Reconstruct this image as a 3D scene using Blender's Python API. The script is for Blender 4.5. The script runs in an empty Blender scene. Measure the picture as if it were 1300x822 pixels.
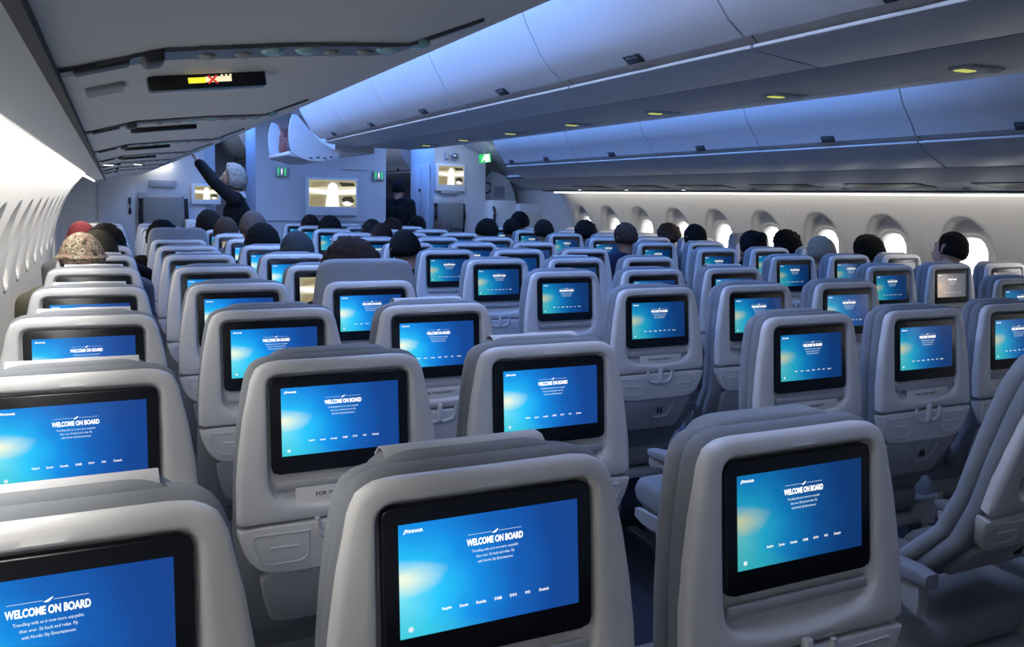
import bpy, bmesh, math, random
from mathutils import Vector, Matrix, noise
random.seed(7)
SC = bpy.context.scene
COL = SC.collection
pi = math.pi

# ------------------------------------------------------------------ camera
YAW, PIT, ROL = .4442, .1077, .0212
cyw, syw = math.cos(YAW), math.sin(YAW)
F = Vector((syw*math.cos(PIT), cyw*math.cos(PIT), -math.sin(PIT)))
R0 = Vector((cyw, -syw, 0)); U0 = R0.cross(F)
R = R0*math.cos(ROL)+U0*math.sin(ROL); U = -R0*math.sin(ROL)+U0*math.cos(ROL)
cd = bpy.data.cameras.new('camera'); cam = bpy.data.objects.new('camera', cd); COL.objects.link(cam)
m = Matrix((R, U, -F)).transposed().to_4x4(); m.translation = Vector((.0742, 0, 1.5342)); cam.matrix_world = m
cd.sensor_width = 36; cd.lens = 36*1071.15/1300; cd.shift_y = -(411-367.58)/1300; cd.clip_start = .02
SC.camera = cam

# ------------------------------------------------------------------ light
SC.view_settings.view_transform = 'Standard'; SC.view_settings.look = 'None'
SC.view_settings.exposure = 0; SC.view_settings.gamma = 1; SC.view_settings.use_curve_mapping = False
SC.cycles.use_denoising = True
SC.cycles.max_bounces = 8; SC.cycles.diffuse_bounces = 5
SC.cycles.sample_clamp_indirect = 6
w = bpy.data.worlds.new('daylight'); SC.world = w; w.use_nodes = True
w.node_tree.nodes['Background'].inputs[0].default_value = (.95, .98, 1, 1)
w.node_tree.nodes['Background'].inputs[1].default_value = 6

def area(name, loc, direction, sx, sy, power, col, spread=180):
    l = bpy.data.lights.new(name, 'AREA'); l.shape = 'RECTANGLE'; l.size = sx; l.size_y = sy
    l.energy = power; l.color = col; l.spread = math.radians(spread)
    o = bpy.data.objects.new(name, l); COL.objects.link(o); o.location = loc
    d = Vector(direction).normalized()
    z = -d; y = Vector((0, 1, 0)); x = y.cross(z).normalized(); y = z.cross(x)
    o.rotation_euler = Matrix((x, y, z)).transposed().to_euler()
    return o
WARM = (1, .95, .86)
# strips that wash the side walls, tucked above the lower rim of the outer bins
area('wall_wash_far_side', (5.235, 4.6, 1.655), (.55, 0, -1), .03, 9.8, 18, WARM)
area('wall_wash_near_side', (-.088, 4.6, 1.665), (-.55, 0, -1), .03, 9.8, 60, (1, .97, .9))
# blue cove strips in the ceiling over the two aisles, with paler general strips beside them
BLUE = (.06, .30, 1)
PALE = (.52, .64, 1)
for nm, xb, xw, yb, lb, pb, yw, lw, pw in (('first', 1.42, 1.10, 6.5, 7.6, 72, 5.2, 10, 66), ('second', 3.72, 3.60, 6.9, 7.2, 52, 6.8, 7.8, 27)):
    area('cove_blue_%s_aisle' % nm, (xb, yb, 2.53), (0, 0, -1), .12, lb, pb, BLUE)
    area('cove_pale_%s_aisle' % nm, (xw, yw, 2.50), (.25, 0, -1), .16, lw, pw, PALE if nm == 'first' else (.42, .58, 1))
area('front_zone_lamp', (2.6, 13.4, 2.45), (0, 0, -1), 3.6, 2.0, 24, (.6, .72, 1))
area('cove_blue_front_near', (1.46, 11.5, 2.5), (.3, 0, -1), .1, 1.0, 9, (.1, .3, 1))  # added lamp, tints the side wall of the middle monument blue
area('cove_blue_front_far', (3.75, 11.4, 2.5), (.35, 0, -1), .1, 1.0, 14, (.1, .3, 1))  # added lamp, tints the folding door's side wall blue
area('galley_lamp', (.45, 10.3, 1.70), (0, .5, -1), .6, .2, 1.2, (.7, .82, 1))
area('door_lamp', (4.3, 10.3, 2.30), (0, .4, -1), .5, .4, 3.5, (.8, .88, 1))

# ------------------------------------------------------------------ materials
def mat(name, col, rough=.5, metal=0, bump=0, bscale=200, var=0, emit=None, strength=1, spec=.5):
    M = bpy.data.materials.new(name); M.use_nodes = True
    nt = M.node_tree; b = nt.nodes['Principled BSDF']
    b.inputs['Base Color'].default_value = (*col, 1); b.inputs['Roughness'].default_value = rough
    b.inputs['Metallic'].default_value = metal; b.inputs['Specular IOR Level'].default_value = spec
    if emit:
        b.inputs['Emission Color'].default_value = (*emit, 1); b.inputs['Emission Strength'].default_value = strength
    if bump or var:
        tc = nt.nodes.new('ShaderNodeTexCoord'); n = nt.nodes.new('ShaderNodeTexNoise'); n.inputs['Scale'].default_value = bscale
        n.inputs['Detail'].default_value = 3
        nt.links.new(tc.outputs['Object'], n.inputs['Vector'])
        if bump:
            bp = nt.nodes.new('ShaderNodeBump'); bp.inputs['Strength'].default_value = bump; bp.inputs['Distance'].default_value = .004
            nt.links.new(n.outputs['Fac'], bp.inputs['Height']); nt.links.new(bp.outputs['Normal'], b.inputs['Normal'])
        if var:
            mx = nt.nodes.new('ShaderNodeMix'); mx.data_type = 'RGBA'
            mx.inputs['A'].default_value = (*[c*(1-var) for c in col], 1); mx.inputs['B'].default_value = (*[min(1, c*(1+var)) for c in col], 1)
            nt.links.new(n.outputs['Fac'], mx.inputs['Factor']); nt.links.new(mx.outputs['Result'], b.inputs['Base Color'])
    return M
def emis(name, col, s=1, sample=True):
    M = bpy.data.materials.new(name); M.use_nodes = True; nt = M.node_tree
    for n in list(nt.nodes): nt.nodes.remove(n)
    e = nt.nodes.new('ShaderNodeEmission'); o = nt.nodes.new('ShaderNodeOutputMaterial')
    e.inputs[0].default_value = (*col, 1); e.inputs[1].default_value = s
    nt.links.new(e.outputs[0], o.inputs[0])
    if not sample: M.cycles.emission_sampling = 'NONE'
    return M
PLASTIC = mat('pale_grey_plastic', (.66, .66, .68), .42, bump=.05, bscale=500)
PLASTIC2 = mat('grey_plastic', (.40, .41, .44), .5, bump=.05, bscale=500)
DKPLASTIC = mat('dark_plastic', (.045, .048, .056), .45)
FABRIC = mat('woven_grey_fabric', (.27, .29, .325), .9, bump=.6, bscale=900, var=.12)
FABRIC2 = mat('grey_seat_fabric', (.235, .255, .29), .9, bump=.6, bscale=900, var=.12)
COVER = mat('white_headrest_cloth', (.66, .67, .70), .9, bump=.4, bscale=700)
BEZEL = mat('black_glass_bezel', (.008, .009, .013), .22)
SLOT = mat('dark_slot', (.015, .016, .02), .7)
METAL = mat('brushed_metal', (.42, .43, .45), .35, metal=.9)
CARPET = mat('navy_carpet', (.012, .015, .028), .95, bump=.8, bscale=400, var=.3)
WALL = mat('sidewall_panel', (.66, .645, .62), .55, bump=.03, bscale=300)
WALLB = mat('bulkhead_laminate', (.56, .58, .62), .5, bump=.03, bscale=300)
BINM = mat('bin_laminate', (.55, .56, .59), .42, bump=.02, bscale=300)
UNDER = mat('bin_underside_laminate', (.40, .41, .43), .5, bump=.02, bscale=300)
RIM = mat('bin_rim', (.58, .59, .61), .35)
BINM_LIT = mat('near_bin_laminate', (.74, .735, .72), .5, bump=.02, bscale=300)  # bin laminate made paler, bounce from the near wall strip painted in
SEAM = mat('dark_gap', (.03, .032, .038), .7)
PSUM = mat('service_panel_plastic', (.36, .37, .39), .5)
RECSHADE = mat('service_recess', (.10, .105, .12), .35)  # shade of the recess painted as an even dark grey
PAPER = mat('card_paper', (.78, .78, .76), .7)
INK = mat('ink', (.05, .05, .06), .8)
TEALGL = mat('reading_lamp_lens', (.30, .55, .58), .1)
WHITEP = mat('white_paint', (.74, .76, .79), .4)
CREAM = mat('lavatory_wall', (.60, .61, .63), .5)
STRIPE = emis('wash_strip_light', (1, .97, .9), 3.2)
PANE = mat('pane_glass', (1, 1, 1), .02)
_b = PANE.node_tree.nodes['Principled BSDF']; _b.inputs['Transmission Weight'].default_value = 1; _b.inputs['IOR'].default_value = 1.02
GREEN = emis('sign_green', (.05, .75, .2), .95); WHITEE = emis('sign_white', (.9, 1, .93), 1.4)
YEL = emis('sign_yellow', (1, .85, .04), 1.3); REDE = emis('sign_red', (.8, .05, .04), .9); CRM = emis('sign_cream', (1, .9, .6), 1.0)
LAMPW = emis('lamp_white', (1, .97, .85), 5); TEXTM = emis('screen_lettering', (1, .98, .88), 1.5, False)
TEXT2 = emis('screen_small_lettering', (.75, .9, 1), .95, False)
YELG = emis('sign_yellow_green', (.75, .8, .2), .75)

def screen_mat(name, stops, glow, strength, sample=True):
    M = bpy.data.materials.new(name); M.use_nodes = True; nt = M.node_tree
    for n in list(nt.nodes): nt.nodes.remove(n)
    N = nt.nodes.new; L = nt.links.new
    uv = N('ShaderNodeUVMap'); uv.uv_map = 'uv'
    sep = N('ShaderNodeSeparateXYZ'); L(uv.outputs[0], sep.inputs[0])
    nz = N('ShaderNodeTexNoise'); nz.inputs['Scale'].default_value = 3.5; nz.inputs['Detail'].default_value = 5; L(uv.outputs[0], nz.inputs['Vector'])
    vm = N('ShaderNodeVectorMath'); vm.operation = 'SUBTRACT'; vm.inputs[1].default_value = (0, .32, 0); L(uv.outputs[0], vm.inputs[0])
    sc = N('ShaderNodeVectorMath'); sc.operation = 'MULTIPLY'; sc.inputs[1].default_value = (1, .62, 0); L(vm.outputs[0], sc.inputs[0])
    ln = N('ShaderNodeVectorMath'); ln.operation = 'LENGTH'; L(sc.outputs[0], ln.inputs[0])
    ad = N('ShaderNodeMath'); ad.operation = 'MULTIPLY_ADD'; ad.inputs[1].default_value = .14; L(nz.outputs['Fac'], ad.inputs[0]); L(ln.outputs['Value'], ad.inputs[2])
    sb = N('ShaderNodeMath'); sb.operation = 'SUBTRACT'; sb.inputs[1].default_value = .07; L(ad.outputs[0], sb.inputs[0])
    cr = N('ShaderNodeValToRGB'); L(sb.outputs[0], cr.inputs[0])
    while len(cr.color_ramp.elements) < len(stops): cr.color_ramp.elements.new(.5)
    for e, (p, c) in zip(cr.color_ramp.elements, stops): e.position = p; e.color = (*c, 1)
    # sunlit cloud bank at the screen's edge
    v2 = N('ShaderNodeVectorMath'); v2.operation = 'SUBTRACT'; v2.inputs[1].default_value = (.02, .52, 0); L(uv.outputs[0], v2.inputs[0])
    s2 = N('ShaderNodeVectorMath'); s2.operation = 'MULTIPLY'; s2.inputs[1].default_value = (3.8, 5.5, 0); L(v2.outputs[0], s2.inputs[0])
    l2 = N('ShaderNodeVectorMath'); l2.operation = 'LENGTH'; L(s2.outputs[0], l2.inputs[0])
    a2 = N('ShaderNodeMath'); a2.operation = 'MULTIPLY_ADD'; a2.inputs[1].default_value = -1.0; L(nz.outputs['Fac'], a2.inputs[0]); L(l2.outputs['Value'], a2.inputs[2])
    mr = N('ShaderNodeMapRange'); mr.inputs['From Min'].default_value = .45; mr.inputs['From Max'].default_value = -.45; mr.inputs['To Max'].default_value = .95; L(a2.outputs[0], mr.inputs['Value'])
    mx = N('ShaderNodeMix'); mx.data_type = 'RGBA'; L(mr.outputs[0], mx.inputs['Factor']); L(cr.outputs[0], mx.inputs['A']); mx.inputs['B'].default_value = (*glow, 1)
    # teal foot
    mb = N('ShaderNodeMath'); mb.operation = 'MULTIPLY_ADD'; mb.inputs[1].default_value = 1.6; L(sep.outputs['Y'], mb.inputs[0]); L(sep.outputs['X'], mb.inputs[2])
    mr3 = N('ShaderNodeMapRange'); mr3.inputs['From Min'].default_value = .55; mr3.inputs['From Max'].default_value = .0; mr3.inputs['To Max'].default_value = .55; L(mb.outputs[0], mr3.inputs['Value'])
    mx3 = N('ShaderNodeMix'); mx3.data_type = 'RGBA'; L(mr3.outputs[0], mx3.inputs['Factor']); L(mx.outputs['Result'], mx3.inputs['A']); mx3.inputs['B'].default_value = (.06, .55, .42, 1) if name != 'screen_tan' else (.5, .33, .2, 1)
    e = N('ShaderNodeEmission'); e.inputs[1].default_value = strength; L(mx3.outputs['Result'], e.inputs[0])
    gl = N('ShaderNodeBsdfGlossy'); gl.inputs['Roughness'].default_value = .15; gl.inputs['Color'].default_value = (.04, .04, .04, 1)
    asd = N('ShaderNodeAddShader'); L(e.outputs[0], asd.inputs[0]); L(gl.outputs[0], asd.inputs[1])
    o = N('ShaderNodeOutputMaterial'); L(asd.outputs[0], o.inputs[0])
    return M
B_ST = [(0, (.16, .68, .80)), (.20, (.02, .50, .86)), (.40, (.005, .24, .70)), (.62, (.005, .105, .43)), (.85, (.005, .055, .27)), (1, (.006, .05, .24))]
S_BLUE = screen_mat('screen_blue', B_ST, (.80, .86, .66), 1.15)
S_DIM = screen_mat('screen_dim', [(p, (c[0]*.5, c[1]*.62, c[2]*.55)) for p, c in B_ST], (.45, .5, .3), .8)  # blue screen darkened in colour to imitate steep off-axis viewing
S_MID = screen_mat('screen_mid', [(p, (c[0]*.8, c[1]*.84, c[2]*.76)) for p, c in B_ST], (.62, .66, .42), .85)  # milder dimmed copy, same off-axis falloff put into the colour
S_REFLECT = screen_mat('screen_tan', [(0, (.6, .42, .28)), (.3, (.42, .34, .3)), (.6, (.22, .21, .24)), (1, (.14, .15, .19))], (.7, .5, .3), .8)  # brown window reflection painted into the screen's emission

# ------------------------------------------------------------------ mesh helpers
class MB:
    def __init__(s): s.bm = bmesh.new(); s.mi = 0; s.uv = None
    def _f(s, vs):
        try:
            f = s.bm.faces.new(vs); f.material_index = s.mi; f.smooth = True; return f
        except ValueError: return None
    def loops(s, loops, cap0=True, cap1=True, closed=True):
        rows = [[s.bm.verts.new(p) for p in l] for l in loops]
        n = len(rows[0])
        for a, b in zip(rows, rows[1:]):
            for i in range(n if closed else n-1):
                j = (i+1) % n; s._f((a[i], a[j], b[j], b[i]))
        if cap0: s._f(list(reversed(rows[0])))
        if cap1: s._f(rows[-1])
        return s
    def box(s, c, d, bev=0, mtx=None, seg=2):
        t = bmesh.new(); bmesh.ops.create_cube(t, size=1)
        for v in t.verts: v.co = Vector((v.co.x*d[0], v.co.y*d[1], v.co.z*d[2]))
        if bev: bmesh.ops.bevel(t, geom=t.edges[:], offset=bev, segments=seg, affect='EDGES', profile=.5)
        M = (mtx or Matrix()); C = Vector(c)
        vm = {v: s.bm.verts.new(C + M @ v.co) for v in t.verts}
        for f in t.faces: s._f([vm[v] for v in f.verts])
        t.free(); return s
    def prism(s, prof, y0, y1, axis='Y'):
        if axis == 'Y': return s.loops([[(x, y0, z) for x, z in prof], [(x, y1, z) for x, z in prof]])
        if axis == 'X': return s.loops([[(y0, x, z) for x, z in prof], [(y1, x, z) for x, z in prof]])
        return s.loops([[(x, z, y0) for x, z in prof], [(x, z, y1) for x, z in prof]])
    def tube(s, pts, r, n=10, cap=True):
        P = [Vector(p) for p in pts]; L = []
        rr = r if isinstance(r, (list, tuple)) else [r]*len(P)
        up = Vector((0, 0, 1))
        for i, p in enumerate(P):
            d = (P[min(i+1, len(P)-1)]-P[max(i-1, 0)]).normalized()
            a = d.cross(up)
            if a.length < .05: a = d.cross(Vector((1, 0, 0)))
            a.normalize(); b = d.cross(a)
            L.append([p+(a*math.cos(t)+b*math.sin(t))*rr[i] for t in [2*pi*k/n for k in range(n)]])
        return s.loops(L, cap, cap)
    def ball(s, c, r, nu=16, nv=10, fn=None):
        C = Vector(c); r = r if isinstance(r, (tuple, list)) else (r, r, r); L = []
        for j in range(1, nv):
            t = pi*j/nv
            L.append([C+Vector((r[0]*math.sin(t)*math.cos(2*pi*i/nu), r[1]*math.sin(t)*math.sin(2*pi*i/nu), -r[2]*math.cos(t))) for i in range(nu)])
        rows = [[s.bm.verts.new(p) for p in l] for l in L]
        for a, b in zip(rows, rows[1:]):
            for i in range(nu): s._f((a[i], a[(i+1) % nu], b[(i+1) % nu], b[i]))
        lo = s.bm.verts.new(C-Vector((0, 0, r[2]))); hi = s.bm.verts.new(C+Vector((0, 0, r[2])))
        for i in range(nu):
            s._f((lo, rows[0][(i+1) % nu], rows[0][i])); s._f((hi, rows[-1][i], rows[-1][(i+1) % nu]))
        return s
    def cone(s, a, ra, b, rb, n=14):
        s.ball(a, ra, n, 8); s.ball(b, rb, n, 8)
        A, B = Vector(a), Vector(b); d = B-A
        if d.length < 1e-5: return s
        return s.tube([A, B], [ra, rb], n)
    def poly(s, pts, mi=None):
        if mi is not None: s.mi = mi
        s._f([s.bm.verts.new(p) for p in pts]); return s
    def mesh(s, name, mats, sharp=40):
        bmesh.ops.recalc_face_normals(s.bm, faces=s.bm.faces[:])
        me = bpy.data.meshes.new(name); s.bm.to_mesh(me); s.bm.free()
        for m_ in (mats if isinstance(mats, (list, tuple)) else [mats]): me.materials.append(m_)
        if sharp: me.set_sharp_from_angle(angle=math.radians(sharp))
        return me
    def build(s, name, mats, parent=None, sharp=40):
        return link(name, s.mesh(name, mats, sharp), parent)
def link(name, me, parent=None):
    o = bpy.data.objects.new(name, me); COL.objects.link(o)
    if parent: o.parent = parent
    return o
def tag(o, label=None, cat=None, group=None, kind=None):
    if label: o['label'] = label
    if cat: o['category'] = cat
    if group: o['group'] = group
    if kind: o['kind'] = kind
    return o
def empty(name, loc=(0, 0, 0), rz=0):
    o = bpy.data.objects.new(name, None); COL.objects.link(o); o.location = loc; o.rotation_euler = (0, 0, rz); o.empty_display_size = .1
    return o
def struct(o): o['kind'] = 'structure'; return o
def copy_tree(o, parent=None):
    c = o.copy(); COL.objects.link(c); c.parent = parent
    for ch in o.children: copy_tree(ch, c)
    return c
def star(poly, n, c=(0, 0)):
    """resample a star-shaped outline (x,z) by angle about c"""
    out = []; P = [Vector((p[0]-c[0], p[1]-c[1])) for p in poly]
    for k in range(n):
        t = 2*pi*k/n; d = Vector((math.cos(t), math.sin(t))); best = 0
        for a, b in zip(P, P[1:]+P[:1]):
            e = b-a; den = d.x*e.y-d.y*e.x
            if abs(den) < 1e-12: continue
            s_ = (a.x*e.y-a.y*e.x)/den; u = (a.x*d.y-a.y*d.x)/den
            if -1e-6 <= u <= 1+1e-6 and s_ > best: best = s_
        out.append((c[0]+d.x*best, c[1]+d.y*best))
    return out
def half(pts):
    return pts+[(-x, z) for x, z in reversed(pts) if abs(x) > 1e-6]
def rrect(hw, z0, z1, r, n=5):
    o = []
    for cx_, cz_, a0 in ((hw-r, z1-r, 0), (-hw+r, z1-r, pi/2), (-hw+r, z0+r, pi), (hw-r, z0+r, 1.5*pi)):
        for k in range(n+1):
            a = a0+pi/2*k/n; o.append((cx_+r*math.cos(a), cz_+r*math.sin(a)))
    return o
def smoothpoly(p, it=2):
    for _ in range(it):
        q = []
        for a, b in zip(p, p[1:]+p[:1]):
            q += [(a[0]*.75+b[0]*.25, a[1]*.75+b[1]*.25), (a[0]*.25+b[0]*.75, a[1]*.25+b[1]*.75)]
        p = q
    return p
def text_mesh(txt, width, bold=0.0, height=None, font_res=3):
    c = bpy.data.curves.new('lettering', 'FONT'); c.body = txt; c.align_x = 'CENTER'; c.align_y = 'CENTER'; c.size = 1; c.resolution_u = font_res; c.offset = bold
    o = bpy.data.objects.new('lettering', c); COL.objects.link(o)
    dg = bpy.context.evaluated_depsgraph_get(); me = bpy.data.meshes.new_from_object(o.evaluated_get(dg))
    bpy.data.objects.remove(o); bpy.data.curves.remove(c)
    xs = [v.co.x for v in me.vertices]; ys_ = [v.co.y for v in me.vertices]
    sx = width/(max(xs)-min(xs)); sy = sx if height is None else height/(max(ys_)-min(ys_))
    cx_, cy_ = (max(xs)+min(xs))/2, (max(ys_)+min(ys_))/2
    polys = [[((me.vertices[i].co.x-cx_)*sx, (me.vertices[i].co.y-cy_)*sy) for i in p.vertices] for p in me.polygons]
    bpy.data.meshes.remove(me); return polys

# ------------------------------------------------------------------ cabin shell
MIR = 5.144                          # the cabin is symmetric about x = MIR/2
Y0, Y1 = -1.4, 9.75                  # cabin behind the camera to the door zone
YB = 11.0                            # forward bulkhead
def mirx(p): return [(MIR-x, z) for x, z in p]
struct(MB().box((2.572, 7.3, -.03), (7.2, 18.4, .06)).build('floor', CARPET))
struct(MB().box((2.572, 7.3, 2.62), (6.6, 18.4, .06)).build('ceiling', BINM))
struct(MB().box((2.572, Y0-.05, 1.3), (7.2, .08, 2.7)).build('wall_back', WALLB))
struct(MB().box((2.572, 16.2, 1.3), (7.2, .08, 2.7)).build('wall_front', WALLB))
# side walls with a scoop pressed in around every window
WPROF = [(5.22, 1.74), (5.29, 1.69), (5.37, 1.60), (5.44, 1.50), (5.50, 1.38), (5.55, 1.24), (5.59, 1.08), (5.615, .9), (5.62, .7), (5.60, .45), (5.55, .2), (5.50, -.02)]
WIN_Y = [4.02+.675*k for k in range(-7, 9)]
WZ, WHW, WHH = 1.155, .130, .176      # window opening
def wprof(s):
    n = len(WPROF)-1; t = s*n; i = min(int(t), n-1); f = t-i
    p0 = WPROF[max(i-1, 0)]; p1 = WPROF[i]; p2 = WPROF[i+1]; p3 = WPROF[min(i+2, n)]
    return tuple(.5*(2*b+(c-a)*f+(2*a-5*b+4*c-d)*f*f+(3*b-a-3*c+d)*f**3) for a, b, c, d in zip(p0, p1, p2, p3))
def scoop(y, z):
    k = min(WIN_Y, key=lambda q: abs(q-y)); a = (y-k)/.205; b = (z-1.16)/.305 if z > 1.16 else (z-1.16)/.60
    q = a*a+b*b
    return .085*min(1, (1-q)*5)*max(0, min(1, (z-.98)/.42)) if q < 1 else 0
def wsurf(y, z):
    lo, hi = 0., 1.
    for _ in range(24):
        md = (lo+hi)/2; x, zz = wprof(md)
        if zz+scoop(y, zz)*.25 > z: lo = md
        else: hi = md
    x, zz = wprof(lo); return x+scoop(y, zz)*.95
def wall(name, mir, y0, y1):
    ny = int((y1-y0)/.0225); ns = 96
    bm = bmesh.new(); rows = []
    for i in range(ny+1):
        y = y0+(y1-y0)*i/ny; r = []
        k = min(WIN_Y, key=lambda q: abs(q-y)); dy = y-k
        for j in range(ns+1):
            x, z = wprof(j/ns); d = 0
            if k+.3 < y1 and k-.3 > y0:
                d = scoop(y, z)
            s_ = min((abs(((y-4.36)/1.35+.5) % 1-.5))*1.35, 9)
            if s_ < .012: d += .006
            X = x+d*.95; r.append(bm.verts.new((MIR-X if mir else X, y, z+d*.25)))
        rows.append(r)
    for i in range(ny):
        for j in range(ns):
            c = (rows[i][j].co+rows[i+1][j+1].co)/2
            k = min(WIN_Y, key=lambda q: abs(q-c.y))
            if k+.3 < y1 and k-.3 > y0 and (abs((c.y-k)/WHW)**2.6+abs((c.z-WZ)/WHH)**2.6) < 1: continue
            f = bm.faces.new((rows[i][j], rows[i+1][j], rows[i+1][j+1], rows[i][j+1])); f.smooth = True
    bmesh.ops.recalc_face_normals(bm, faces=bm.faces[:])
    me = bpy.data.meshes.new(name); bm.to_mesh(me); bm.free(); me.materials.append(WALL)
    return struct(link(name, me))
wall('wall_right', False, Y0, Y1); wall('wall_left', True, Y0, Y1)
def oval(y, z, hw, hh, n=28, e=2.6):
    o = []
    for k in range(n):
        t = 2*pi*k/n; c, s_ = math.cos(t), math.sin(t)
        o.append((y+hw*math.copysign(abs(c)**(2/e), c), z+hh*math.copysign(abs(s_)**(2/e), s_)))
    return o
def window(n, y, mir):
    S = (lambda p: (MIR-p[0], p[1], p[2])) if mir else (lambda p: p)
    f = MB(); xin, xout = 5.60, 5.715
    L = []
    for ins, dh in ((.006, .034), (-.004, .022), (-.006, .008), (.004, -.004)):
        L.append([S((wsurf(yy, zz)+ins, yy, zz)) for yy, zz in oval(y, WZ, WHW+dh, WHH+dh)])
    for x, dh in ((xin+.06, -.008), (xout, -.016), (xout+.01, .06)):
        L.append([S((x+(1.16-zz)*.13, yy, zz)) for yy, zz in oval(y, WZ, WHW+dh, WHH+dh)])
    f.loops(L, False, False)
    o = struct(f.build('window_%d' % n, WALL, None, 60))
    p = MB(); p.loops([[S((x+(1.16-zz)*.13, yy, zz)) for yy, zz in oval(y, WZ, WHW-.008, WHH-.008)] for x in (xout-.008, xout-.004)])
    p.build('shade' if mir else 'pane', WALL if mir else PANE, o)
    b = MB(); b.box(S((xin+.0, y+.0, WZ+WHH+.008)), (.018, .07, .008), .003); b.build('shade_handle', WHITEP, o)
    return o
# fuselage skin behind the lining keeps daylight to the window openings
for nm, mir in (('right', 0), ('left', 1)):
    bm = bmesh.new(); st = .0225; zs = [-.1+st*k for k in range(int(2.75/st)+1)]; y_ = [Y0-.1+st*k for k in range(int((9.9-Y0)/st)+1)]
    def sx(z): x = 5.733+(1.16-z)*.13; return MIR-x if mir else x
    rows_ = [[bm.verts.new((sx(z), y, z)) for z in zs] for y in y_]
    for a in range(len(y_)-1):
        yc = y_[a]+st/2; k = min(WIN_Y, key=lambda q: abs(q-yc)); near = abs(yc-k) < .2 and k+.3 < Y1 and k-.3 > Y0
        for b in range(len(zs)-1):
            if near and ((yc-k)/(WHW+.012))**2+((zs[b]+st/2-WZ)/(WHH+.012))**2 < 1: continue
            bm.faces.new((rows_[a][b], rows_[a+1][b], rows_[a+1][b+1], rows_[a][b+1]))
    me = bpy.data.meshes.new('wall_fuselage_'+nm); bm.to_mesh(me); bm.free(); me.materials.append(WALL); struct(link('wall_fuselage_'+nm, me))
wn = 0
for k in WIN_Y:
    if k+.3 < Y1 and k-.3 > Y0:
        wn += 1; window(wn, k, False); wn += 1; window(wn, k, True)
# light strips on top of the side walls
for nm, mir in (('right', 0), ('left', 1)):
    X = (lambda x: MIR-x) if mir else (lambda x: x)
    b = MB(); b.box((X(5.213), 4.1, 1.619), (.012, 11.0, .014), .002)
    tag(b.build('light_strip', STRIPE), 'white light strip washing the %s' % ('far window wall' if not mir else 'wall beside the low near bins'), 'light')

# bin undersides, service channel trims
UND_R = [(4.606, 1.768), (4.78, 1.695), (4.894, 1.684), (5.02, 1.668), (5.10, 1.645), (5.165, 1.630), (5.19, 1.625), (5.20, 1.632), (5.205, 1.68), (5.22, 1.75), (4.62, 1.82)]
struct(MB().prism(UND_R, Y0, Y1).build('trim_1', UNDER)); struct(MB().prism(mirx(UND_R), Y0, Y1).build('trim_2', BINM_LIT))
# dark groove lines that run along the undersides
for i, (x, z, w_) in enumerate(((5.115, 1.640, .010), (4.603, 1.772, .014))):
    for mir in (0, 1):
        X = MIR-x if mir else x
        if i == 0: struct(MB().box((X, (Y0+Y1)/2, z-.001), (w_, Y1-Y0, .012)).build('trim_%d' % (3+i*2+mir), SEAM))
        else: struct(MB().box((X, (Y0+Y1)/2, z+.014), (w_, Y1-Y0, .02)).build('trim_%d' % (3+i*2+mir), SEAM))
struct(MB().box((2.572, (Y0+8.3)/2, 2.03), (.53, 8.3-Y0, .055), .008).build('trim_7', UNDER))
for k, x in enumerate((2.302, 2.842)): struct(MB().box((x, (Y0+8.3)/2, 2.015), (.016, 8.3-Y0, .02)).build('trim_%d' % (8+k), SEAM))

# ------------------------------------------------------------------ overhead bins
SIDE = [(4.594, 1.772), (4.45, 1.838), (4.38, 1.882), (4.352, 1.905), (4.370, 1.918), (4.336, 1.950), (4.318, 1.944), (4.288, 1.999), (4.24, 2.06), (4.199, 2.114), (4.165, 2.19), (4.142, 2.30), (4.135, 2.42), (4.15, 2.56)]
CENT = [(2.292, 2.003), (2.12, 2.022), (2.03, 2.032), (2.0, 2.042), (2.018, 2.057), (1.978, 2.089), (1.957, 2.072), (1.888, 2.122), (1.84, 2.18), (1.806, 2.24), (1.765, 2.31), (1.735, 2.39), (1.715, 2.47), (1.71, 2.56)]
def bin_(prof, back, y0, y1, edge_i, label, group, lam=None):
    o = empty('overhead_bin', ((back), (y0+y1)/2, 0)); ox, oy = back, (y0+y1)/2
    tag(o, label, 'overhead bin', group)
    g = .005
    def P(x, z): return (x-ox, z)
    b = MB(); pr = [P(x, z) for x, z in prof]+[P(back, prof[-1][1]), P(back, prof[0][1]+.05)]
    b.prism(pr, y0+g-oy, y1-g-oy); b.build('door', lam or BINM, o, 35)
    # pale rim along the lower front edge
    e = prof[edge_i]; sgn = -1 if back > e[0] else 1
    r = MB(); r.box((e[0]-ox+sgn*.004, 0, e[1]+.004), (.014, y1-y0-.012, .013), .004); r.build('rim', RIM, o)
    l = MB(); q = prof[edge_i+3]; q2 = prof[edge_i+4]
    cx_, cz_ = (q[0]*.72+q2[0]*.28)-ox, q[1]*.72+q2[1]*.28
    ang = math.atan2(q2[1]-q[1], q2[0]-q[0])
    M = Matrix.Rotation(-ang, 3, 'Y')
    l.box((cx_, 0, cz_), (.045, .11, .012), .004, M); lo = l.build('latch', SEAM, o)
    k = MB(); k.box((cx_-.0, 0, cz_), (.026, .075, .020), .004, M); k.build('latch_paddle', DKPLASTIC, lo)
    return o
ORD = ['first', 'second', 'third', 'fourth', 'fifth', 'sixth', 'seventh', 'eighth', 'ninth', 'tenth', 'eleventh', 'twelfth', 'thirteenth']
ce = [2.235+1.233*k for k in range(-2, 6)]       # ends at 8.40
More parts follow.
